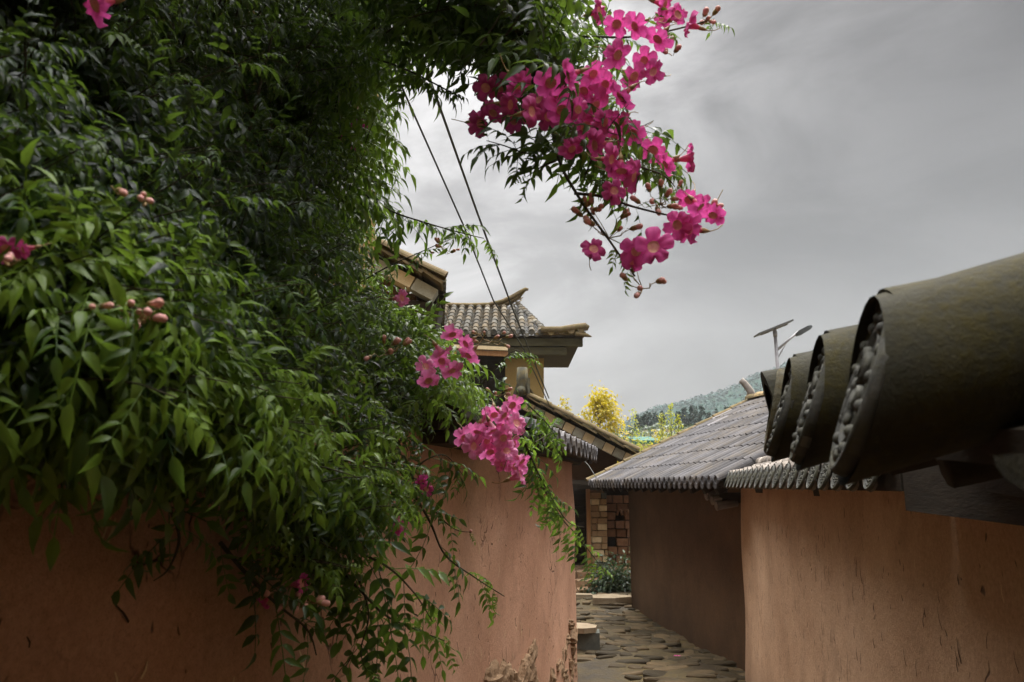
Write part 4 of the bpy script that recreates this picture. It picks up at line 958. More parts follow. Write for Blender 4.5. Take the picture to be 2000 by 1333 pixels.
# ---------------------------------------------------------------- the flowering vine
random.seed(23)
vine = thing('flowering_vine', (-.75, 2.2, 1.9), 'flowering trumpet vine with pinnate leaves and pink blossoms spilling over the pink adobe wall', 'vine')
LV = Leaves(TEMPL); SB = MB()
OUT = NW                                                    # from the wall towards the lane
def fill(P, n, d0, d1, tone, length=(.25, .5), out=0.8, upk=0.35, g=1.3, scale=1.0, mul=True, tone_fn=None, step=.062, clump=0, **kw):
    cs = [(sample(P), random.uniform(-.10, .12)) for _ in range(clump)]
    for _ in range(n):
        dt = 0
        if clump:
            (x, y), dt = random.choice(cs); x += random.gauss(0, 34); y += random.gauss(0, 26)
            if not inpoly(x, y, P): continue
        else: x, y = sample(P)
        k = random.uniform(d0, d1)
        if mul: k *= 1+0.20*max(0, min(1, (470-y)/320.0))
        Y = YW(x)*k if mul else k
        p = at(x, y, Y); d = OUT*out*random.uniform(.4, 1.2)+Vector((0, 0, upk))+DW*random.uniform(-.7, .7)
        t = (tone_fn(x, y) if tone_fn else tone)+dt
        sc = scale*((0.58+0.16*max(0, min(1, (y-480)/330))*max(0, min(1, (420-x)/330))) if mul else 0.66)*random.uniform(.82, 1.15)
        spray(p, d, random.uniform(*length)*sc, LV, SB, t+random.gauss(0, .15), g, sc, step, near=.80*YW(x) if mul else None, **kw)
DENSE = [(-260, -300), (640, -300), (640, 0), (610, 120), (590, 260), (610, 360), (650, 450), (690, 540), (740, 620), (790, 690), (800, 760), (770, 830), (760, 900), (690, 940), (600, 930), (520, 920), (430, 880), (300, 840), (150, 800), (-260, 740)]
fill(DENSE, 1300, 1.06, 1.75, -0.05, (.3, .6), step=.05)               # inner mass, its shade put into a dark leaf tone
def tone_left(x, y): return 0.30+0.22*max(0, min(1, (y-420)/350.0))+0.18*max(0, min(1, (x-500)/150))
UPL = [(-260, -300), (640, -300), (600, 300), (560, 560), (400, 520), (200, 420), (-260, 330)]
fill(UPL, 270, 0.90, 1.12, 0.06, (.24, .5), step=.046, clump=40)  # upper left shade painted in as low leaf tone
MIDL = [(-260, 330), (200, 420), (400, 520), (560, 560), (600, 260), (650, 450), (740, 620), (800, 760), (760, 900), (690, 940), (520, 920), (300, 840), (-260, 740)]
fill(MIDL, 330, 0.90, 1.08, 0.20, (.22, .44), step=.046, clump=46)  # low tone paints shade into the middle leaves
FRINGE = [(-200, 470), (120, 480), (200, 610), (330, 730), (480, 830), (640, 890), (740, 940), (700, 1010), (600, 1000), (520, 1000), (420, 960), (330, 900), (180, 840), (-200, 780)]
fill(FRINGE, 300, 0.85, 0.97, 0.86, (.22, .42), g=2.2, step=.048, clump=36)  # high tone paints the lit lower edge into the leaves
LOW = [(430, 900), (640, 930), (780, 900), (800, 980), (760, 1040), (690, 1080), (640, 1110), (560, 1070), (500, 1020)]
fill(LOW, 80, 0.82, 0.96, 0.62, (.24, .42), out=.35, upk=0.1, g=2.5)
LOW2 = [(560, 1020), (660, 1050), (720, 1120), (700, 1190), (620, 1180), (540, 1110)]
fill(LOW2, 30, 0.84, 0.96, 0.58, (.2, .34), out=.3, upk=0, g=2.8)
MIDR = [(690, 470), (760, 570), (840, 640), (900, 680), (950, 740), (965, 780), (930, 800), (860, 790), (830, 850), (790, 880), (760, 800), (720, 700), (680, 600)]
fill(MIDR, 330, 2.3, 3.7, 0.80, (.24, .46), out=.6, mul=False, clump=46, scale=1.3)  # backlight put into the leaf colour by a high tone
HOUSEV = [(560, -100), (700, -100), (690, 40), (640, 90), (630, 190), (660, 230), (715, 180), (735, 120), (745, 250), (715, 320), (705, 440), (690, 520), (620, 470), (580, 350), (560, 200)]
fill(HOUSEV, 330, 2.6, 4.1, 0.95, (.26, .5), scale=1.6, out=.5, mul=False)  # tone raised to paint backlit leaves on the house corner
TOPR = [(640, -160), (1120, -160), (1130, 20), (1120, 80), (1040, 110), (960, 130), (890, 130), (830, 95), (760, 80), (690, 60), (640, 40)]
fill(TOPR, 105, 1.7, 2.7, 0.36, (.26, .50), out=.6, mul=False, scale=1.45)
TOPR2 = [(820, 60), (1000, 70), (1080, 150), (1040, 230), (980, 200), (900, 150)]
fill(TOPR2, 18, 1.6, 2.0, 0.36, (.2, .34), out=.5, mul=False, scale=1.4)
CLUS = [(1040, 200), (1180, 260), (1260, 350), (1200, 390), (1110, 330), (1060, 270)]
fill(CLUS, 15, 1.62, 1.85, 0.38, (.16, .26), out=.4, mul=False, scale=1.35)
WTOP = [(930, 690), (1000, 740), (1060, 800), (1090, 850), (1060, 890), (1000, 830), (960, 790)]
fill(WTOP, 70, 2.6, 3.6, 0.58, (.22, .36), out=.5, mul=False, scale=1.25)
# unseen growth beside, behind and above the viewer, added to block sky light
for _ in range(260):
    y = random.uniform(-2.2, 0.4); b = Vector((-.93+.2127*y, y, 0)); p = b+OUT*random.uniform(-.5, .18)+Vector((0, 0, random.uniform(1.7, 4.4)))
    spray(p, OUT+rvec(.4), random.uniform(.25, .45), LV, None, .3, 1.3, 1.0)
for _ in range(1050):  # overhead canopy, added to shade the vine and near walls
    y = random.uniform(-2.2, 2.3); x = random.uniform(-1.7, 1.35); z = 2.95+.5*max(0, y)+random.uniform(0, .5); p = Vector((x, y, z))
    spray(p, OUT*random.uniform(-.2, 1)+rvec(.5), random.uniform(.3, .5), LV, None, .3, .5, 1.0)
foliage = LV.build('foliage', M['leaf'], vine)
SB.build('stems', M['bark'], vine)
# woody main stems inside the mass
mb = MB()
for k in range(6):
    x = 60+85*k; a = at(x, 820+random.uniform(-60, 60), YW(x)*1.05); b = at(x+random.uniform(-40, 90), 420, YW(x)*1.15); c = at(x+random.uniform(-60, 160), 40, YW(x)*1.25)
    mb.tube(bez([a, b, c]), [.008-.0003*i for i in range(17)], 6)
mb.build('main_stem', M['bark'], vine)
# trailing branches that can be told apart, each with its own leaves
def branch(pts, r, tone=.42, step=.07, scale=1.0, face=Vector((0.3, -0.5, 0.7)), skip=0.1, leaf_from=0.0, droop=.3, n=7):
    P = bez([at(*p) for p in pts], n); SBb = MB(); k = len(P)
    SBb.tube(P, [r*(1-.72*i/(k-1)) for i in range(k)], 6); o = SBb.build('trailing_branch', M['bark'], vine)
    L = Leaves(TEMPL); dress(None, P[int(leaf_from*(k-1)):], L, tone+.06, step*.8, scale*.92, face, skip*.85, True, droop)
    if L.items: L.build('leaves', M['leaf'], o)
branch([(600, 10, 2.6), (760, 62, 2.2), (930, 58, 1.95), (1040, 68, 1.8), (1150, 72, 1.7), (1260, 70, 1.62), (1395, 38, 1.6)], .006, .36, .065, 1.0, skip=.35)
branch([(960, 0, 1.9), (1010, 60, 1.82), (1060, 150, 1.75), (1088, 300, 1.7), (1130, 385, 1.68), (1190, 470, 1.66), (1240, 540, 1.65)], .0065, .36, .10, .72, skip=.45, leaf_from=.1)
branch([(1122, 378, 1.69), (1180, 385, 1.67), (1240, 405, 1.64), (1330, 425, 1.62), (1400, 425, 1.62)], .004, .38, .10, .55, skip=.62)
branch([(1070, 180, 1.75), (1130, 270, 1.7), (1200, 310, 1.66), (1290, 340, 1.64), (1318, 365, 1.64)], .004, .36, .08, .55, skip=.78)
branch([(1060, 290, 1.74), (1030, 300, 1.73), (985, 285, 1.72), (950, 275, 1.72)], .003, .36, .045, .75, skip=.25)
branch([(1085, 315, 1.72), (1060, 325, 1.72), (1030, 345, 1.72)], .003, .36, .045, .85, skip=.35)
branch([(650, 98, 2.9), (720, 112, 2.6), (790, 135, 2.3), (870, 175, 2.1), (905, 195, 2.05)], .005, .38, .07, 1.0, skip=.2)
branch([(610, 270, 3.0), (690, 360, 2.9), (760, 410, 2.8), (830, 435, 2.75), (900, 455, 2.7), (945, 466, 2.7)], .005, .46, .062, 1.3, skip=.12)
branch([(690, 560, 3.1), (760, 520, 3.0), (810, 498, 2.95), (850, 480, 2.9), (886, 466, 2.9)], .0035, .46, .075, .8, skip=.4)
branch([(930, 760, 3.1), (960, 730, 3.0), (985, 700, 2.95), (1010, 685, 2.9), (1035, 705, 2.9)], .0035, .6, .06, .75, skip=.25)
branch([(990, 800, 3.3), (1030, 880, 3.4), (1060, 950, 3.5), (1095, 1010, 3.6), (1130, 1050, 3.7), (1180, 1115, 3.8)], .006, .5, .06, 1.0, skip=.25)
branch([(1010, 820, 3.2), (1040, 900, 3.3), (1075, 970, 3.4), (1110, 1020, 3.5), (1140, 1030, 3.6)], .005, .52, .06, 1.0, skip=.25)
branch([(1030, 790, 3.2), (1070, 830, 3.3), (1090, 870, 3.4), (1085, 900, 3.4)], .004, .5, .06, .95, skip=.2)
branch([(760, 880, 2.3), (800, 950, 2.3), (840, 1020, 2.35), (870, 1085, 2.35), (930, 1130, 2.4), (985, 1165, 2.45)], .005, .42, .075, .95, skip=.35)
branch([(800, 930, 2.3), (830, 900, 2.3), (870, 890, 2.35), (905, 930, 2.35)], .0035, .42, .055, .9, skip=.2)
branch([(820, 960, 2.35), (860, 1010, 2.35), (890, 1035, 2.36), (920, 1040, 2.38)], .003, .45, .09, .5, skip=.5)
branch([(560, 1020, 1.75), (640, 1090, 1.8), (700, 1150, 1.85), (750, 1200, 1.9), (800, 1225, 1.95), (868, 1252, 2.0)], .0045, .52, .052, 1.0, skip=.1)
branch([(640, 1060, 1.75), (700, 1080, 1.8), (760, 1110, 1.85), (810, 1160, 1.9), (845, 1215, 1.92)], .004, .5, .055, .95, skip=.15)
branch([(430, 1060, 1.5), (480, 1120, 1.55), (540, 1180, 1.6), (600, 1230, 1.64), (618, 1280, 1.65)], .0045, .4, .055, .85, skip=.2)
branch([(330, 990, 1.3), (350, 1050, 1.3), (330, 1110, 1.3), (300, 1135, 1.3)], .0035, .5, .055, .85, skip=.2)
branch([(60, 800, 1.0), (120, 850, 1.0), (170, 900, 1.0), (185, 955, 1.0)], .0045, .66, .055, 1.05, skip=.1)
branch([(160, 760, 1.05), (220, 830, 1.05), (240, 880, 1.05)], .0045, .66, .055, 1.05, skip=.1)
branch([(700, 1130, 1.85), (720, 1200, 1.85), (705, 1270, 1.85), (715, 1310, 1.85)], .003, .42, .06, .8, skip=.3)

# flowers ------------------------------------------------------------
def flower_mesh(seed, openness, pm='petal'):
    r_ = random.Random(seed); mb = MB(); n = 40; tone = []
    ax = []; 
    for s, x, rad in ((0, 0, .0025), (.2, .010, .004), (.45, .022, .0075), (.75, .036, .011), (1, .046, .0135)): ax.append((x, rad))
    rows = []
    for (x, rad) in ax: rows.append([Vector((x, math.cos(2*math.pi*j/n)*rad, math.sin(2*math.pi*j/n)*rad)) for j in range(n)])
    lob = [r_.uniform(.85, 1.12) for _ in range(5)]; ph = [r_.uniform(0, 6) for _ in range(5)]; tilt = [r_.uniform(-.7, .8) for _ in range(5)]
    for q in range(1, 7):
        u = q/6; row = []
        for j in range(n):
            a = 2*math.pi*j/n; k = int(((a+math.pi/5) % (2*math.pi))/(2*math.pi/5)) % 5; loc = ((a+math.pi/5) % (2*math.pi))/(2*math.pi/5)-k-0.5   # -.5..+.5
            shape = (1-abs(2*loc)**3.6)**0.7; ext = 0.0275*lob[k]*openness*(0.36+0.64*shape) if u > .34 else 0.0265*openness*lob[k]*(.55+.45*shape)
            rad = 0.0135+ext*u; rip = .0036*u*math.sin(14*loc+ph[k])+.0036*u*u*math.sin(29*loc+ph[k]*2)
            fwd = 0.046+0.012*math.sin(u*1.6)*(1.2-openness*.35)-0.012*u*u*(1+tilt[k])*openness+rip-(.006*abs(2*loc)**2*u)
            aa = a-0.06*0*loc
            row.append(Vector((fwd, math.cos(aa)*rad, math.sin(aa)*rad*(1.0 if math.sin(aa) < 0 else .88))))
        rows.append(row)
    vs = [v for row in rows for v in row]; k = len(rows)
    for i in range(k-1):
        for j in range(n):
            tone.append(min(1, .05+.45*i/4) if i < 4 else .55+.45*(i-4)/6)
    mb.add(vs, [(i*n+j, i*n+(j+1) % n, (i+1)*n+(j+1) % n, (i+1)*n+j) for i in range(k-1) for j in range(n)], 0, True)
    # throat and calyx
    f0 = len(mb.f); n2 = 12
    cv = [Vector((0.0445, math.cos(2*math.pi*j/n2)*.009, math.sin(2*math.pi*j/n2)*.009)) for j in range(n2)]+[Vector((0.0462, math.cos(2*math.pi*j/n2)*.0131, math.sin(2*math.pi*j/n2)*.0131)) for j in range(n2)]
    mb.add(cv, [(j, (j+1) % n2, n2+(j+1) % n2, n2+j) for j in range(n2)]+[tuple(range(n2))], 1, False)
    mb.tube([Vector((-.046, .012, -.014)), Vector((-.032, .004, -.006)), Vector((-.012, 0, 0)), Vector((-.004, 0, 0)), Vector((.004, 0, 0)), Vector((.014, 0, 0))], [.0012, .0012, .0012, .004, .0062, .0068], 8, 2)
    tone += [.5]*(len(mb.f)-f0)
    o = mb.build('flower', [M[pm], M['throat'], M['calyx']]); set_tone(o, tone); me = o.data; bpy.data.objects.remove(o); return me
FM = [flower_mesh(i, op) for i, op in enumerate((1.0, .95, 1.05, .75, .55))]
FL = [flower_mesh(i+9, op, 'petal_lifted') for i, op in enumerate((1.0, .95, 1.05, .75))]
def bud_mesh(seed, l):
    r_ = random.Random(seed); mb = MB()
    mb.tube([Vector((0, 0, 0)), Vector((.004, 0, 0)), Vector((.010+l*.3, 0, 0)), Vector((.010+l*.75, .0005, 0)), Vector((.012+l, .001, 0)), Vector((.014+l*1.04, .001, 0))], [.002, .0052, .0062, .0078, .006, .001], 8, 0)
    mb.tube([Vector((-.022, .001, .003)), Vector((-.004, 0, 0)), Vector((.002, 0, 0)), Vector((.009, 0, 0)), Vector((.015, 0, 0))], [.0008, .001, .0056, .0068, .0066], 8, 1)
    o = mb.build('bud', [M['bud'], M['calyx']]); me = o.data; bpy.data.objects.remove(o); return me
BM = [bud_mesh(i, l) for i, l in enumerate((.006, .012, .020))]
def place(me, name, p, d, s, roll):
    o = bpy.data.objects.new(name, me); COL.objects.link(o); o.parent = vine; o.matrix_parent_inverse = vine.matrix_basis.inverted()
    q = Vector(d).to_track_quat('X', 'Z'); o.matrix_basis = Matrix.Translation(p) @ q.to_matrix().to_4x4() @ Matrix.Rotation(roll, 4, 'X') @ Matrix.Diagonal((s, s, s, 1)); return o
def flower(px, py, Y, s=1.0, v=None, d=None, light=False):
    p = at(px, py, Y); tocam = (Vector((0, 0, EYE))-p).normalized()
    if d is None: d = tocam*random.uniform(.25, .95)+Vector((random.uniform(-.8, .95), random.uniform(-.2, .3), random.uniform(-.85, .35)))
    d = Vector(d).normalized(); me = random.choice(FL) if light else FM[random.choice((0, 0, 1, 1, 2, 2, 3))] if v is None else FM[v]
    base = p-d*0.048*s; place(me, 'flower', base, d, s, random.uniform(0, 6.28))
UPF = [(1172, 22), (1205, 48), (1238, 52), (1292, 35), (1283, 78), (1325, 28), (1300, 10), (1345, 48), (1208, 108), (1258, 118), (1240, 150), (1275, 140),
       (1018, 168), (1052, 192), (1076, 163), (1108, 148), (1140, 178), (1182, 165), (1160, 145), (1098, 216), (1072, 228), (1130, 214), (1164, 208), (1210, 190), (1145, 248), (1182, 240), (1212, 238), (1236, 262), (1160, 284), (1118, 292), (1198, 272), (1196, 312), (1214, 336), (1240, 345), (1200, 372), (1040, 218), (1090, 185),
       (1275, 295), (1298, 322), (1345, 392), (1370, 405), (1392, 422), (1322, 440), (1345, 448), (1160, 486), (1243, 492), (1276, 482), (1236, 508)]
for (x, y) in UPF: flower(x, y, random.uniform(1.44, 1.64), random.uniform(.68, .96))
flower(1352, 308, 1.62, .85, 0, (.8, -.1, .1))
for (x, y) in [(938, 242), (948, 172), (975, 172), (998, 205), (1003, 236), (962, 222)]: flower(x, y, random.uniform(1.6, 1.75), .85)
LOF = [(908, 856), (932, 846), (926, 872), (952, 862), (964, 842), (984, 856), (958, 884), (974, 896), (990, 880), (1003, 868), (984, 908), (1009, 912), (1021, 902), (1016, 928), (945, 822), (966, 812), (986, 812), (1002, 792), (1010, 826), (985, 834), (972, 872)]
for (x, y) in LOF: flower(x, y, random.uniform(2.25, 2.45), random.uniform(.82, 1.0), light=True)
for (x, y) in [(786, 582), (884, 655), (908, 672), (864, 692), (914, 696), (832, 716), (838, 745), (884, 726), (862, 706)]: flower(x, y, random.uniform(1.9, 2.05), .80, light=True)
for (x, y, Y, s) in [(702, 246, 2.7, .9), (672, 276, 2.8, .8), (692, 284, 2.8, .7), (708, 292, 2.8, .6), (652, 196, 2.9, .6), (182, 8, .95, .9), (12, 487, .8, .4), (44, 488, .8, .36), (776, 1030, 2.1, .75), (824, 940, 2.25, .6), (833, 956, 2.25, .6), (512, 1180, 1.6, .5)]: flower(x, y, Y, s)
flower(590, 1140, 1.6, .75, 4, (.9, -.3, .15))
def budcl(px, py, Y, n, sx, sy, s=.78):
    c = at(px, py+sy*.6, Y+.03); TW = MB()
    for _ in range(n):
        p = at(px+random.uniform(-sx, sx), py+random.uniform(-sy, sy), Y+random.uniform(-.02, .02)); d = (p-c).normalized()+rvec(.3)+Vector((.3, -.3, 0))
        place(random.choice((BM[1], BM[2], BM[2])), 'bud', p, d, s*random.uniform(.8, 1.25), random.uniform(0, 6)); TW.tube([c, (c+p)/2+Vector((0, 0, -.006)), p-d.normalized()*.02], [.0015, .0012, .001], 4)
    TW.build('bud_stalk', M['calyx'], vine)
for a in [(262, 612, .86, 12, 46, 20, .6), (285, 392, .9, 3, 14, 8, .55), (230, 372, .9, 1, 2, 2, .55), (14, 508, .72, 2, 12, 6, .5), (190, 595, .82, 2, 8, 5, .5), (755, 680, 1.9, 8, 34, 18), (1190, 440, 1.66, 12, 55, 42), (1290, 385, 1.64, 10, 55, 24), (1255, 545, 1.64, 8, 34, 32), (1385, 412, 1.62, 3, 14, 8), (868, 482, 2.9, 7, 26, 12), (588, 1176, 1.6, 7, 34, 12), (512, 1160, 1.58, 1, 3, 3), (960, 662, 2.8, 7, 34, 12), (970, 768, 2.7, 4, 18, 8), (1380, 35, 1.6, 5, 24, 12), (1300, 95, 1.6, 5, 30, 12), (1150, 410, 1.66, 3, 24, 12), (918, 1040, 2.38, 1, 2, 2), (690, 215, 2.8, 4, 24, 20)]: budcl(*a)

# ---------------------------------------------------------------- other plants
def leafy(name, n, fn, size, mat, parent, tone=(.2, .8), templates=SIMPLE):
    L = Leaves(templates)
    for _ in range(n):
        p, d = fn(); L.put(p, d+rvec(.35), UPV+rvec(.5), size*random.uniform(.7, 1.3), random.uniform(*tone))
    return L.build(name, mat, parent)
random.seed(77)
bush = thing('bush', at(1190, 1168, 11.55), 'dark leafy bush heaped at the foot of the brick pier at the lane end', 'bush'); bc = at(1196, 1140, 11.55); 
def bfn():
    while True:
        q = rvec(.5)
        if q.length < 1.15 and q.length > .25: break
    p = bc+Vector((q.x*.40, q.y*.22, q.z*.30 if q.z > 0 else q.z*.22)); 
    if random.random() < .2: p = p+Vector((.17, 0.05, .16))
    if p.z < .11: p.z = .11+random.random()*.05
    return p, q.normalized()+Vector((0, 0, -.3))
leafy('foliage', 1500, bfn, 1.1, M['leaf_bush'], bush, (0, .9))
mb = MB()
for k in range(12): q = rvec(.4); mb.tube([(bc.x+q.x*.1, bc.y, .1), bc+Vector((q.x*.3, q.y*.2, abs(q.z)*.3))], [.008, .003], 5)
mb.build('stems', M['twig'], bush)
def tree(name, label, base, h, w, mat, n, size, shape, group=None, trunk=True, limbs=9, tone=(.1, .9), spikes=0, cat='tree'):
    root = thing(name, base, label, cat, group)
    if trunk:
        mb = MB(); mb.tube([base, base+Vector((.03*w, 0, h*.4)), base+Vector((-.02*w, 0, h*.92))], [w*.045, w*.03, w*.006], 7)
        for k in range(limbs):
            t = random.uniform(.2, .8); a = random.uniform(0, 6.28); st = base+Vector((0, 0, h*t)); en = st+Vector((math.cos(a)*w*.42*(1-t*.5), math.sin(a)*w*.42*(1-t*.5), h*.16)); mb.tube([st, (st+en)/2-Vector((0, 0, h*.01)), en], [w*.016, w*.01, w*.003], 5)
        for k in range(spikes):
            a = random.uniform(0, 6.28); rr = w*.5*random.random(); t = 1-rr/w*.9; st = base+Vector((math.cos(a)*rr, math.sin(a)*rr, h*t*.85)); mb.tube([st, st+Vector((math.cos(a)*.06, 0, h*.16))], [.012, .004], 4)
        mb.build('trunk', M['twig'], root)
    cl_ = [(random.uniform(0, 6.28), random.random(), random.uniform(.12, 1)) for _ in range(26)]
    def fn():
        a0, r0, t0 = random.choice(cl_); t = min(1, max(.03, t0+random.gauss(0, .07))); prof = shape(t); rr = w/2*prof*(r0**.5)
        p = base+Vector((math.cos(a0)*rr, math.sin(a0)*rr, h*t))+rvec(w*.085); return p, Vector((math.cos(a0), math.sin(a0), -.4))
    leafy('crown', n, fn, size, mat, root, tone); return root
cone = lambda t: min(1, t*2.0)*(1-t)**.5*1.35
flame = lambda t: (math.sin(math.pi*min(1, t*.92+.06)))**.7
b = at(1170, 800, 22); tree('yellow_tree', 'bright yellow leafed tree rising behind the mossy gable verge', Vector((b.x, 22, 0.6)), b.z-0.6+0.28, 1.85, M['leaf_yellow'], 4600, 2.0, cone, spikes=26)
b = at(1102, 800, 23); tree('yellow_tree', 'small yellow treetop just showing over the gable beside the wall corner', Vector((b.x, 23, 0.6)), b.z-.6+.28, .75, M['leaf_yellow'], 500, 1.6, cone, spikes=10)
b = at(1234, 800, 26); tree('young_tree', 'slim lime green sapling left of the three stemmed one, above the turquoise roof', Vector((b.x, 26, .8)), b.z-.8, .5, M['leaf_lime'], 420, 1.5, flame, spikes=2)
b = at(1308, 790, 26)
root = thing('young_tree', Vector((b.x, 26, .8)), 'three stemmed lime green sapling rising over the verge of the grey roof', 'tree')
L = Leaves(SIMPLE); mb = MB()
for (px, py) in ((1291, 806), (1309, 790), (1325, 810)):
    tp = at(px, py, 26); bs = Vector((b.x, 26, 1.2)); md = bs.lerp(tp, .55)+Vector(((tp.x-b.x)*.25, 0, 0)); P = bez([bs, md, tp]); mb.tube(P, [.03-.0015*i for i in range(len(P))], 5)
    for _ in range(260):
        t = random.uniform(.35, 1); p = P[int(t*(len(P)-1))]+rvec(.06*(1.2-t)+.03); L.put(p, rvec(1)+Vector((0, 0, .4)), UPV+rvec(.5), random.uniform(1.2, 2.0), random.uniform(.2, .9))
mb.build('trunk', M['twig'], root); L.build('crown', M['leaf_lime'], root)
for (px, py, lab, nn) in ((1256, 880, 'low leafy shrub between the gable eave and the grey roof verge', 300), (1286, 858, 'orange tinged shrub at the right end of the turquoise roof', 160)):
    b = at(px, py, 27); root = thing('shrub', Vector((b.x, 27, .5)), lab, 'shrub')
    leafy('crown', nn, lambda: (b+Vector((random.gauss(0, .16), random.gauss(0, .2), random.gauss(0, .22))), rvec(1)), 1.5, M['leaf_lime'] if nn == 300 else M['leaf_yellow'], root)
    mb = MB(); mb.tube([(b.x, 27, .4), b], [.03, .01], 5); mb.build('stem', M['twig'], root)
shed = thing('shed', at(1266, 880, 30), 'small shed with a turquoise sheet roof beyond the gable', 'shed')
a, c = at(1240, 861, 30), at(1294, 861, 30); mb = MB(); mb.prism([(a.x, 30, a.z-.12), (c.x, 30, a.z-.12), (c.x, 30, a.z+.01), (a.x, 30, a.z+.01)], (0, 2.5, .3)); mb.build('roof', M['turquoise'], shed)
mb = MB(); mb.prism([(a.x+.12, 30.1, 0), (c.x-.12, 30.1, 0), (c.x-.12, 30.1, a.z-.13), (a.x+.12, 30.1, a.z-.13)], (0, 2.2, 0)); mb.build('wall', M['limewash'], shed)

# hillside, cypresses, wooded mountain
hm = NM('hillside_scrub'); hn = hm.noise(.09, 6, .65); hf = hm.noise(.9, 5, .7)
hm.color(hm.mix(hm.mr(hf, .35, .7, 0, .8), hm.ramp(hn, [(.36, (.05, .075, .03)), (.52, (.10, .095, .045)), (.66, (.20, .13, .085))]), (.035, .055, .028))).rough(.95, .1).bump(hf, 1.0, .6)
def zhill(x, y):
    t = max(0, min(1, (y-34)/60)); t = t*t*(3-2*t); return -0.2+t*(7.2+.055*x)+.35*math.sin(x*.23+y*.11)*t+.25*math.sin(x*.61-y*.31)*t
tag(grid_mesh('hillside', [-90+3*i for i in range(71)], [32+2.5*i for i in range(42)], zhill, hm.mat), kind='structure')
mm = NM('mountain_slope'); mn = mm.noise(.03, 5, .6); mm.color(mm.ramp(mn, [(.4, (.012, .036, .030)), (.62, (.022, .055, .038))])).rough(.95, .05)
PROF = [(1150, 850), (1215, 832), (1250, 812), (1290, 797), (1340, 787), (1400, 772), (1440, 757), (1475, 737), (1510, 728), (1560, 705), (1650, 670), (1800, 620), (2100, 560), (2500, 520)]
PW = [(at(x, y, 430).x, at(x, y, 430).z) for x, y in PROF]
def ridge_z(x):
    if x <= PW[0][0]: return max(2, PW[0][1]-(PW[0][0]-x)*.3)
    for (x0, z0), (x1, z1) in zip(PW, PW[1:]):
        if x <= x1: return z0+(z1-z0)*(x-x0)/(x1-x0)
    return PW[-1][1]
def zmount(x, y):
    xe = x*430/max(y, 120); t = max(0, min(1, (y-150)/280)); f = t*t*(3-2*t)*.9+.1*t
    back = max(0, (y-430)/200); return ridge_z(xe)*f*(1-back*.8)-1.5+1.2*math.sin(x*.11+y*.07)*t*(1-t)*3
tag(grid_mesh('mountain', [-60+7*i for i in range(82)], [130+8*i for i in range(58)], zmount, mm.mat), kind='structure')
L = Leaves([leaflet(1, .9, .4, .3, 2), leaflet(1, .9, 1.2, .3, 2)])
for _ in range(3800):
    y = 430-260*random.random()**1.6; x = random.uniform(.10, .98)*y; z = zmount(x, y); s = random.uniform(2.0, 4.2); tn = random.random()
    for k in range(9):
        a = random.uniform(0, 6.28); L.put(Vector((x+math.cos(a)*s*.22, y+math.sin(a)*s*.22, z+s*random.uniform(-.05, .55))), Vector((math.cos(a), math.sin(a), random.uniform(-.5, .3))), Vector((math.cos(a)*.6, math.sin(a)*.6, 1)), s*random.uniform(.3, .55), tn)
tag(L.build('forest', M['leaf_far']), 'hazy wood covering the far mountain', 'forest', kind='stuff')
L = Leaves([leaflet(1, .9, .4, .3, 2), leaflet(1, .9, 1.2, .3, 2)])
for _ in range(1500):
    y = random.uniform(50, 110); x = random.uniform(.08, .45)*y; z = zhill(x, y); s = random.uniform(.5, 1.3)
    for k in range(7):
        a = random.uniform(0, 6.28); L.put(Vector((x+math.cos(a)*s*.3, y+math.sin(a)*s*.3, z+s*random.uniform(0, .5))), Vector((math.cos(a), math.sin(a), -.2)), Vector((0, 0, 1))+rvec(.3), s*random.uniform(.4, .7), random.random())
tag(L.build('scrub', M['leaf_bush']), 'scrub covering the slope below the cypresses', 'scrub', kind='stuff')
CY = [(1246, 811, 9), (1253, 818, 6), (1260, 815, 7), (1267, 809, 10), (1281, 807, 11), (1295, 806, 7), (1325, 812, 6), (1336, 796, 8), (1342, 808, 9), (1353, 793, 12), (1361, 795, 9), (1371, 793, 13), (1384, 805, 7), (1398, 799, 7), (1405, 808, 5), (1420, 796, 6)]
CYL = ['first cypress from the left of the row on the far hill', 'second cypress from the left of the row on the far hill, a short thin one', 'third cypress from the left of the row on the far hill', 'fourth cypress from the left of the row on the far hill, a tall one', 'fifth cypress from the left of the row on the far hill', 'sixth cypress from the left on the far hill, standing alone behind the sapling', 'short dark cypress just right of the three stemmed sapling on the hill', 'cypress with a thin bare foot, standing just left of the dense trio on the hill', 'broad low cypress in front of the thin footed one on the hill', 'left tree of the dense trio of tall cypresses on the hill', 'middle and slimmest tree of the dense trio of tall cypresses on the hill', 'right and broadest tree of the dense trio of tall cypresses on the hill', 'slim cypress next right of the dense trio on the hill', 'taller of the two cypresses right of the dense trio, apart from it', 'shorter of the two cypresses right of the dense trio, apart from it', 'rightmost cypress on the far hill, next to the grey roof verge']
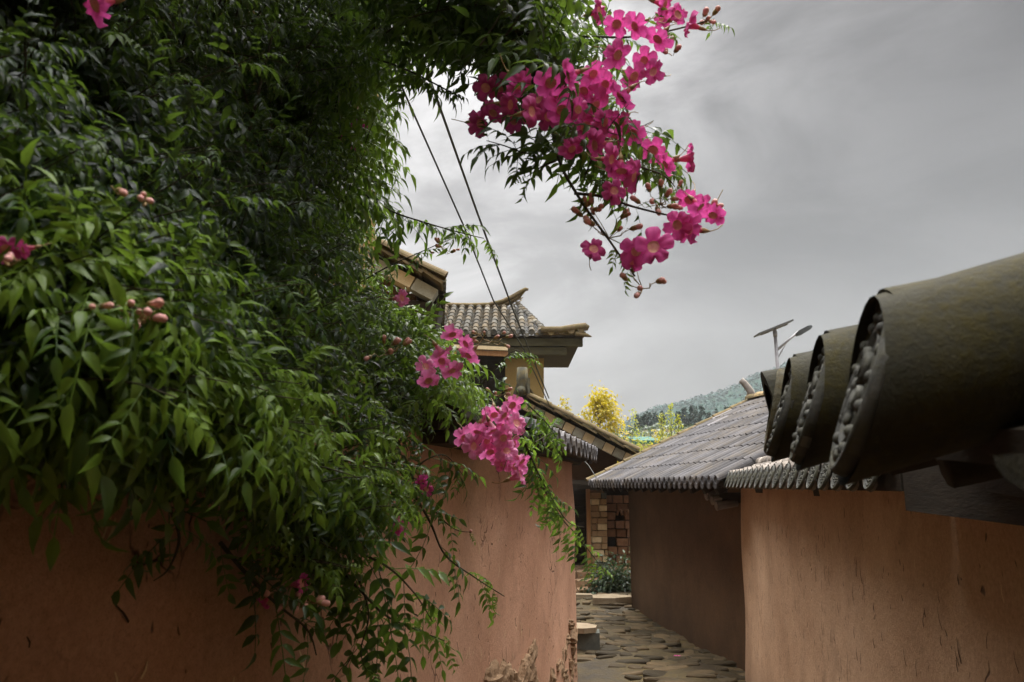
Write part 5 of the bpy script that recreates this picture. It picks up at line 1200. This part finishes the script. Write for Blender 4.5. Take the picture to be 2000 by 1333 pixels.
for (px, py, w), lab in zip(CY, CYL):
    Y = 92+random.uniform(-3, 3); tp = at(px, py, Y); z0 = zhill(tp.x, Y)-.2; h = max(2.0, tp.z-z0)
    tree('cypress', lab, Vector((tp.x, Y, z0)), h, w/1500*Y*1.05, M['leaf_cypress'], 520, 5.5, lambda t: (math.sin(math.pi*min(1, t*.8+.2)))**.55 if t < .97 else .3, 'cypresses along the far hill', True, 4)

# small loose things in the lane
mb = MB(); c = at(1142, 1258, 8.2); 
pts = [(-.24, -.13), (-.02, -.17), (.10, -.12), (.13, .02), (.03, .15), (-.12, .19), (-.24, .15)]
mb.prism([(c.x+x, c.y+y, .16) for x, y in pts], (0, 0, .05)); mb.prism([(c.x-.2, c.y-.12, -.02), (c.x+.14, c.y-.12, -.02), (c.x+.16, c.y+.1, -.02), (c.x-.2, c.y+.14, -.02)], (0, 0, .178), 1)
tag(mb.build('stone_block', [M['slab'], M['brick_slate']]), 'pale flat stone resting on a dark block at the foot of the curved wall', 'stone')
def petal(px, py, Y, lab):
    mb = MB(); c = at(px, py, Y); 
    for k in range(4):
        a = k*1.6+.3; d = Vector((math.cos(a), math.sin(a), .25)); e = Vector((-math.sin(a), math.cos(a), 0)); mb.add([c, c+d*.02+e*.014+Vector((0, 0, .01)), c+d*.045, c+d*.02-e*.014+Vector((0, 0, .01))], [(0, 1, 2, 3)])
    o = mb.build('fallen_flower', M['petal']); set_tone(o, [.8]*len(o.data.polygons)); tag(o, lab, 'flower', 'blossoms fallen on the lane')
petal(1146, 1221, 9.35, 'bigger pink blossom fallen on the stones beside the curved wall'); petal(1322, 1284, 7.75, 'small pink blossom fallen on the paving near the tan courtyard wall')

# ---------------------------------------------------------------- air
mb = MB(); mb.box((100, 370, 84), 1640, 900, 172); hz = mb.build('haze', None); hz.data.materials.clear()
hmat = bpy.data.materials.new('haze'); hmat.use_nodes = True; nt = hmat.node_tree
for n in list(nt.nodes): nt.nodes.remove(n)
vo = nt.nodes.new('ShaderNodeVolumePrincipled'); vo.inputs['Density'].default_value = 0.00045; vo.inputs['Color'].default_value = (.95, .96, .98, 1); vo.inputs['Anisotropy'].default_value = 0.0
oo = nt.nodes.new('ShaderNodeOutputMaterial'); nt.links.new(vo.outputs[0], oo.inputs['Volume']); hz.data.materials.append(hmat); tag(hz, 'thin pale haze over the far hill', 'haze', kind='stuff')
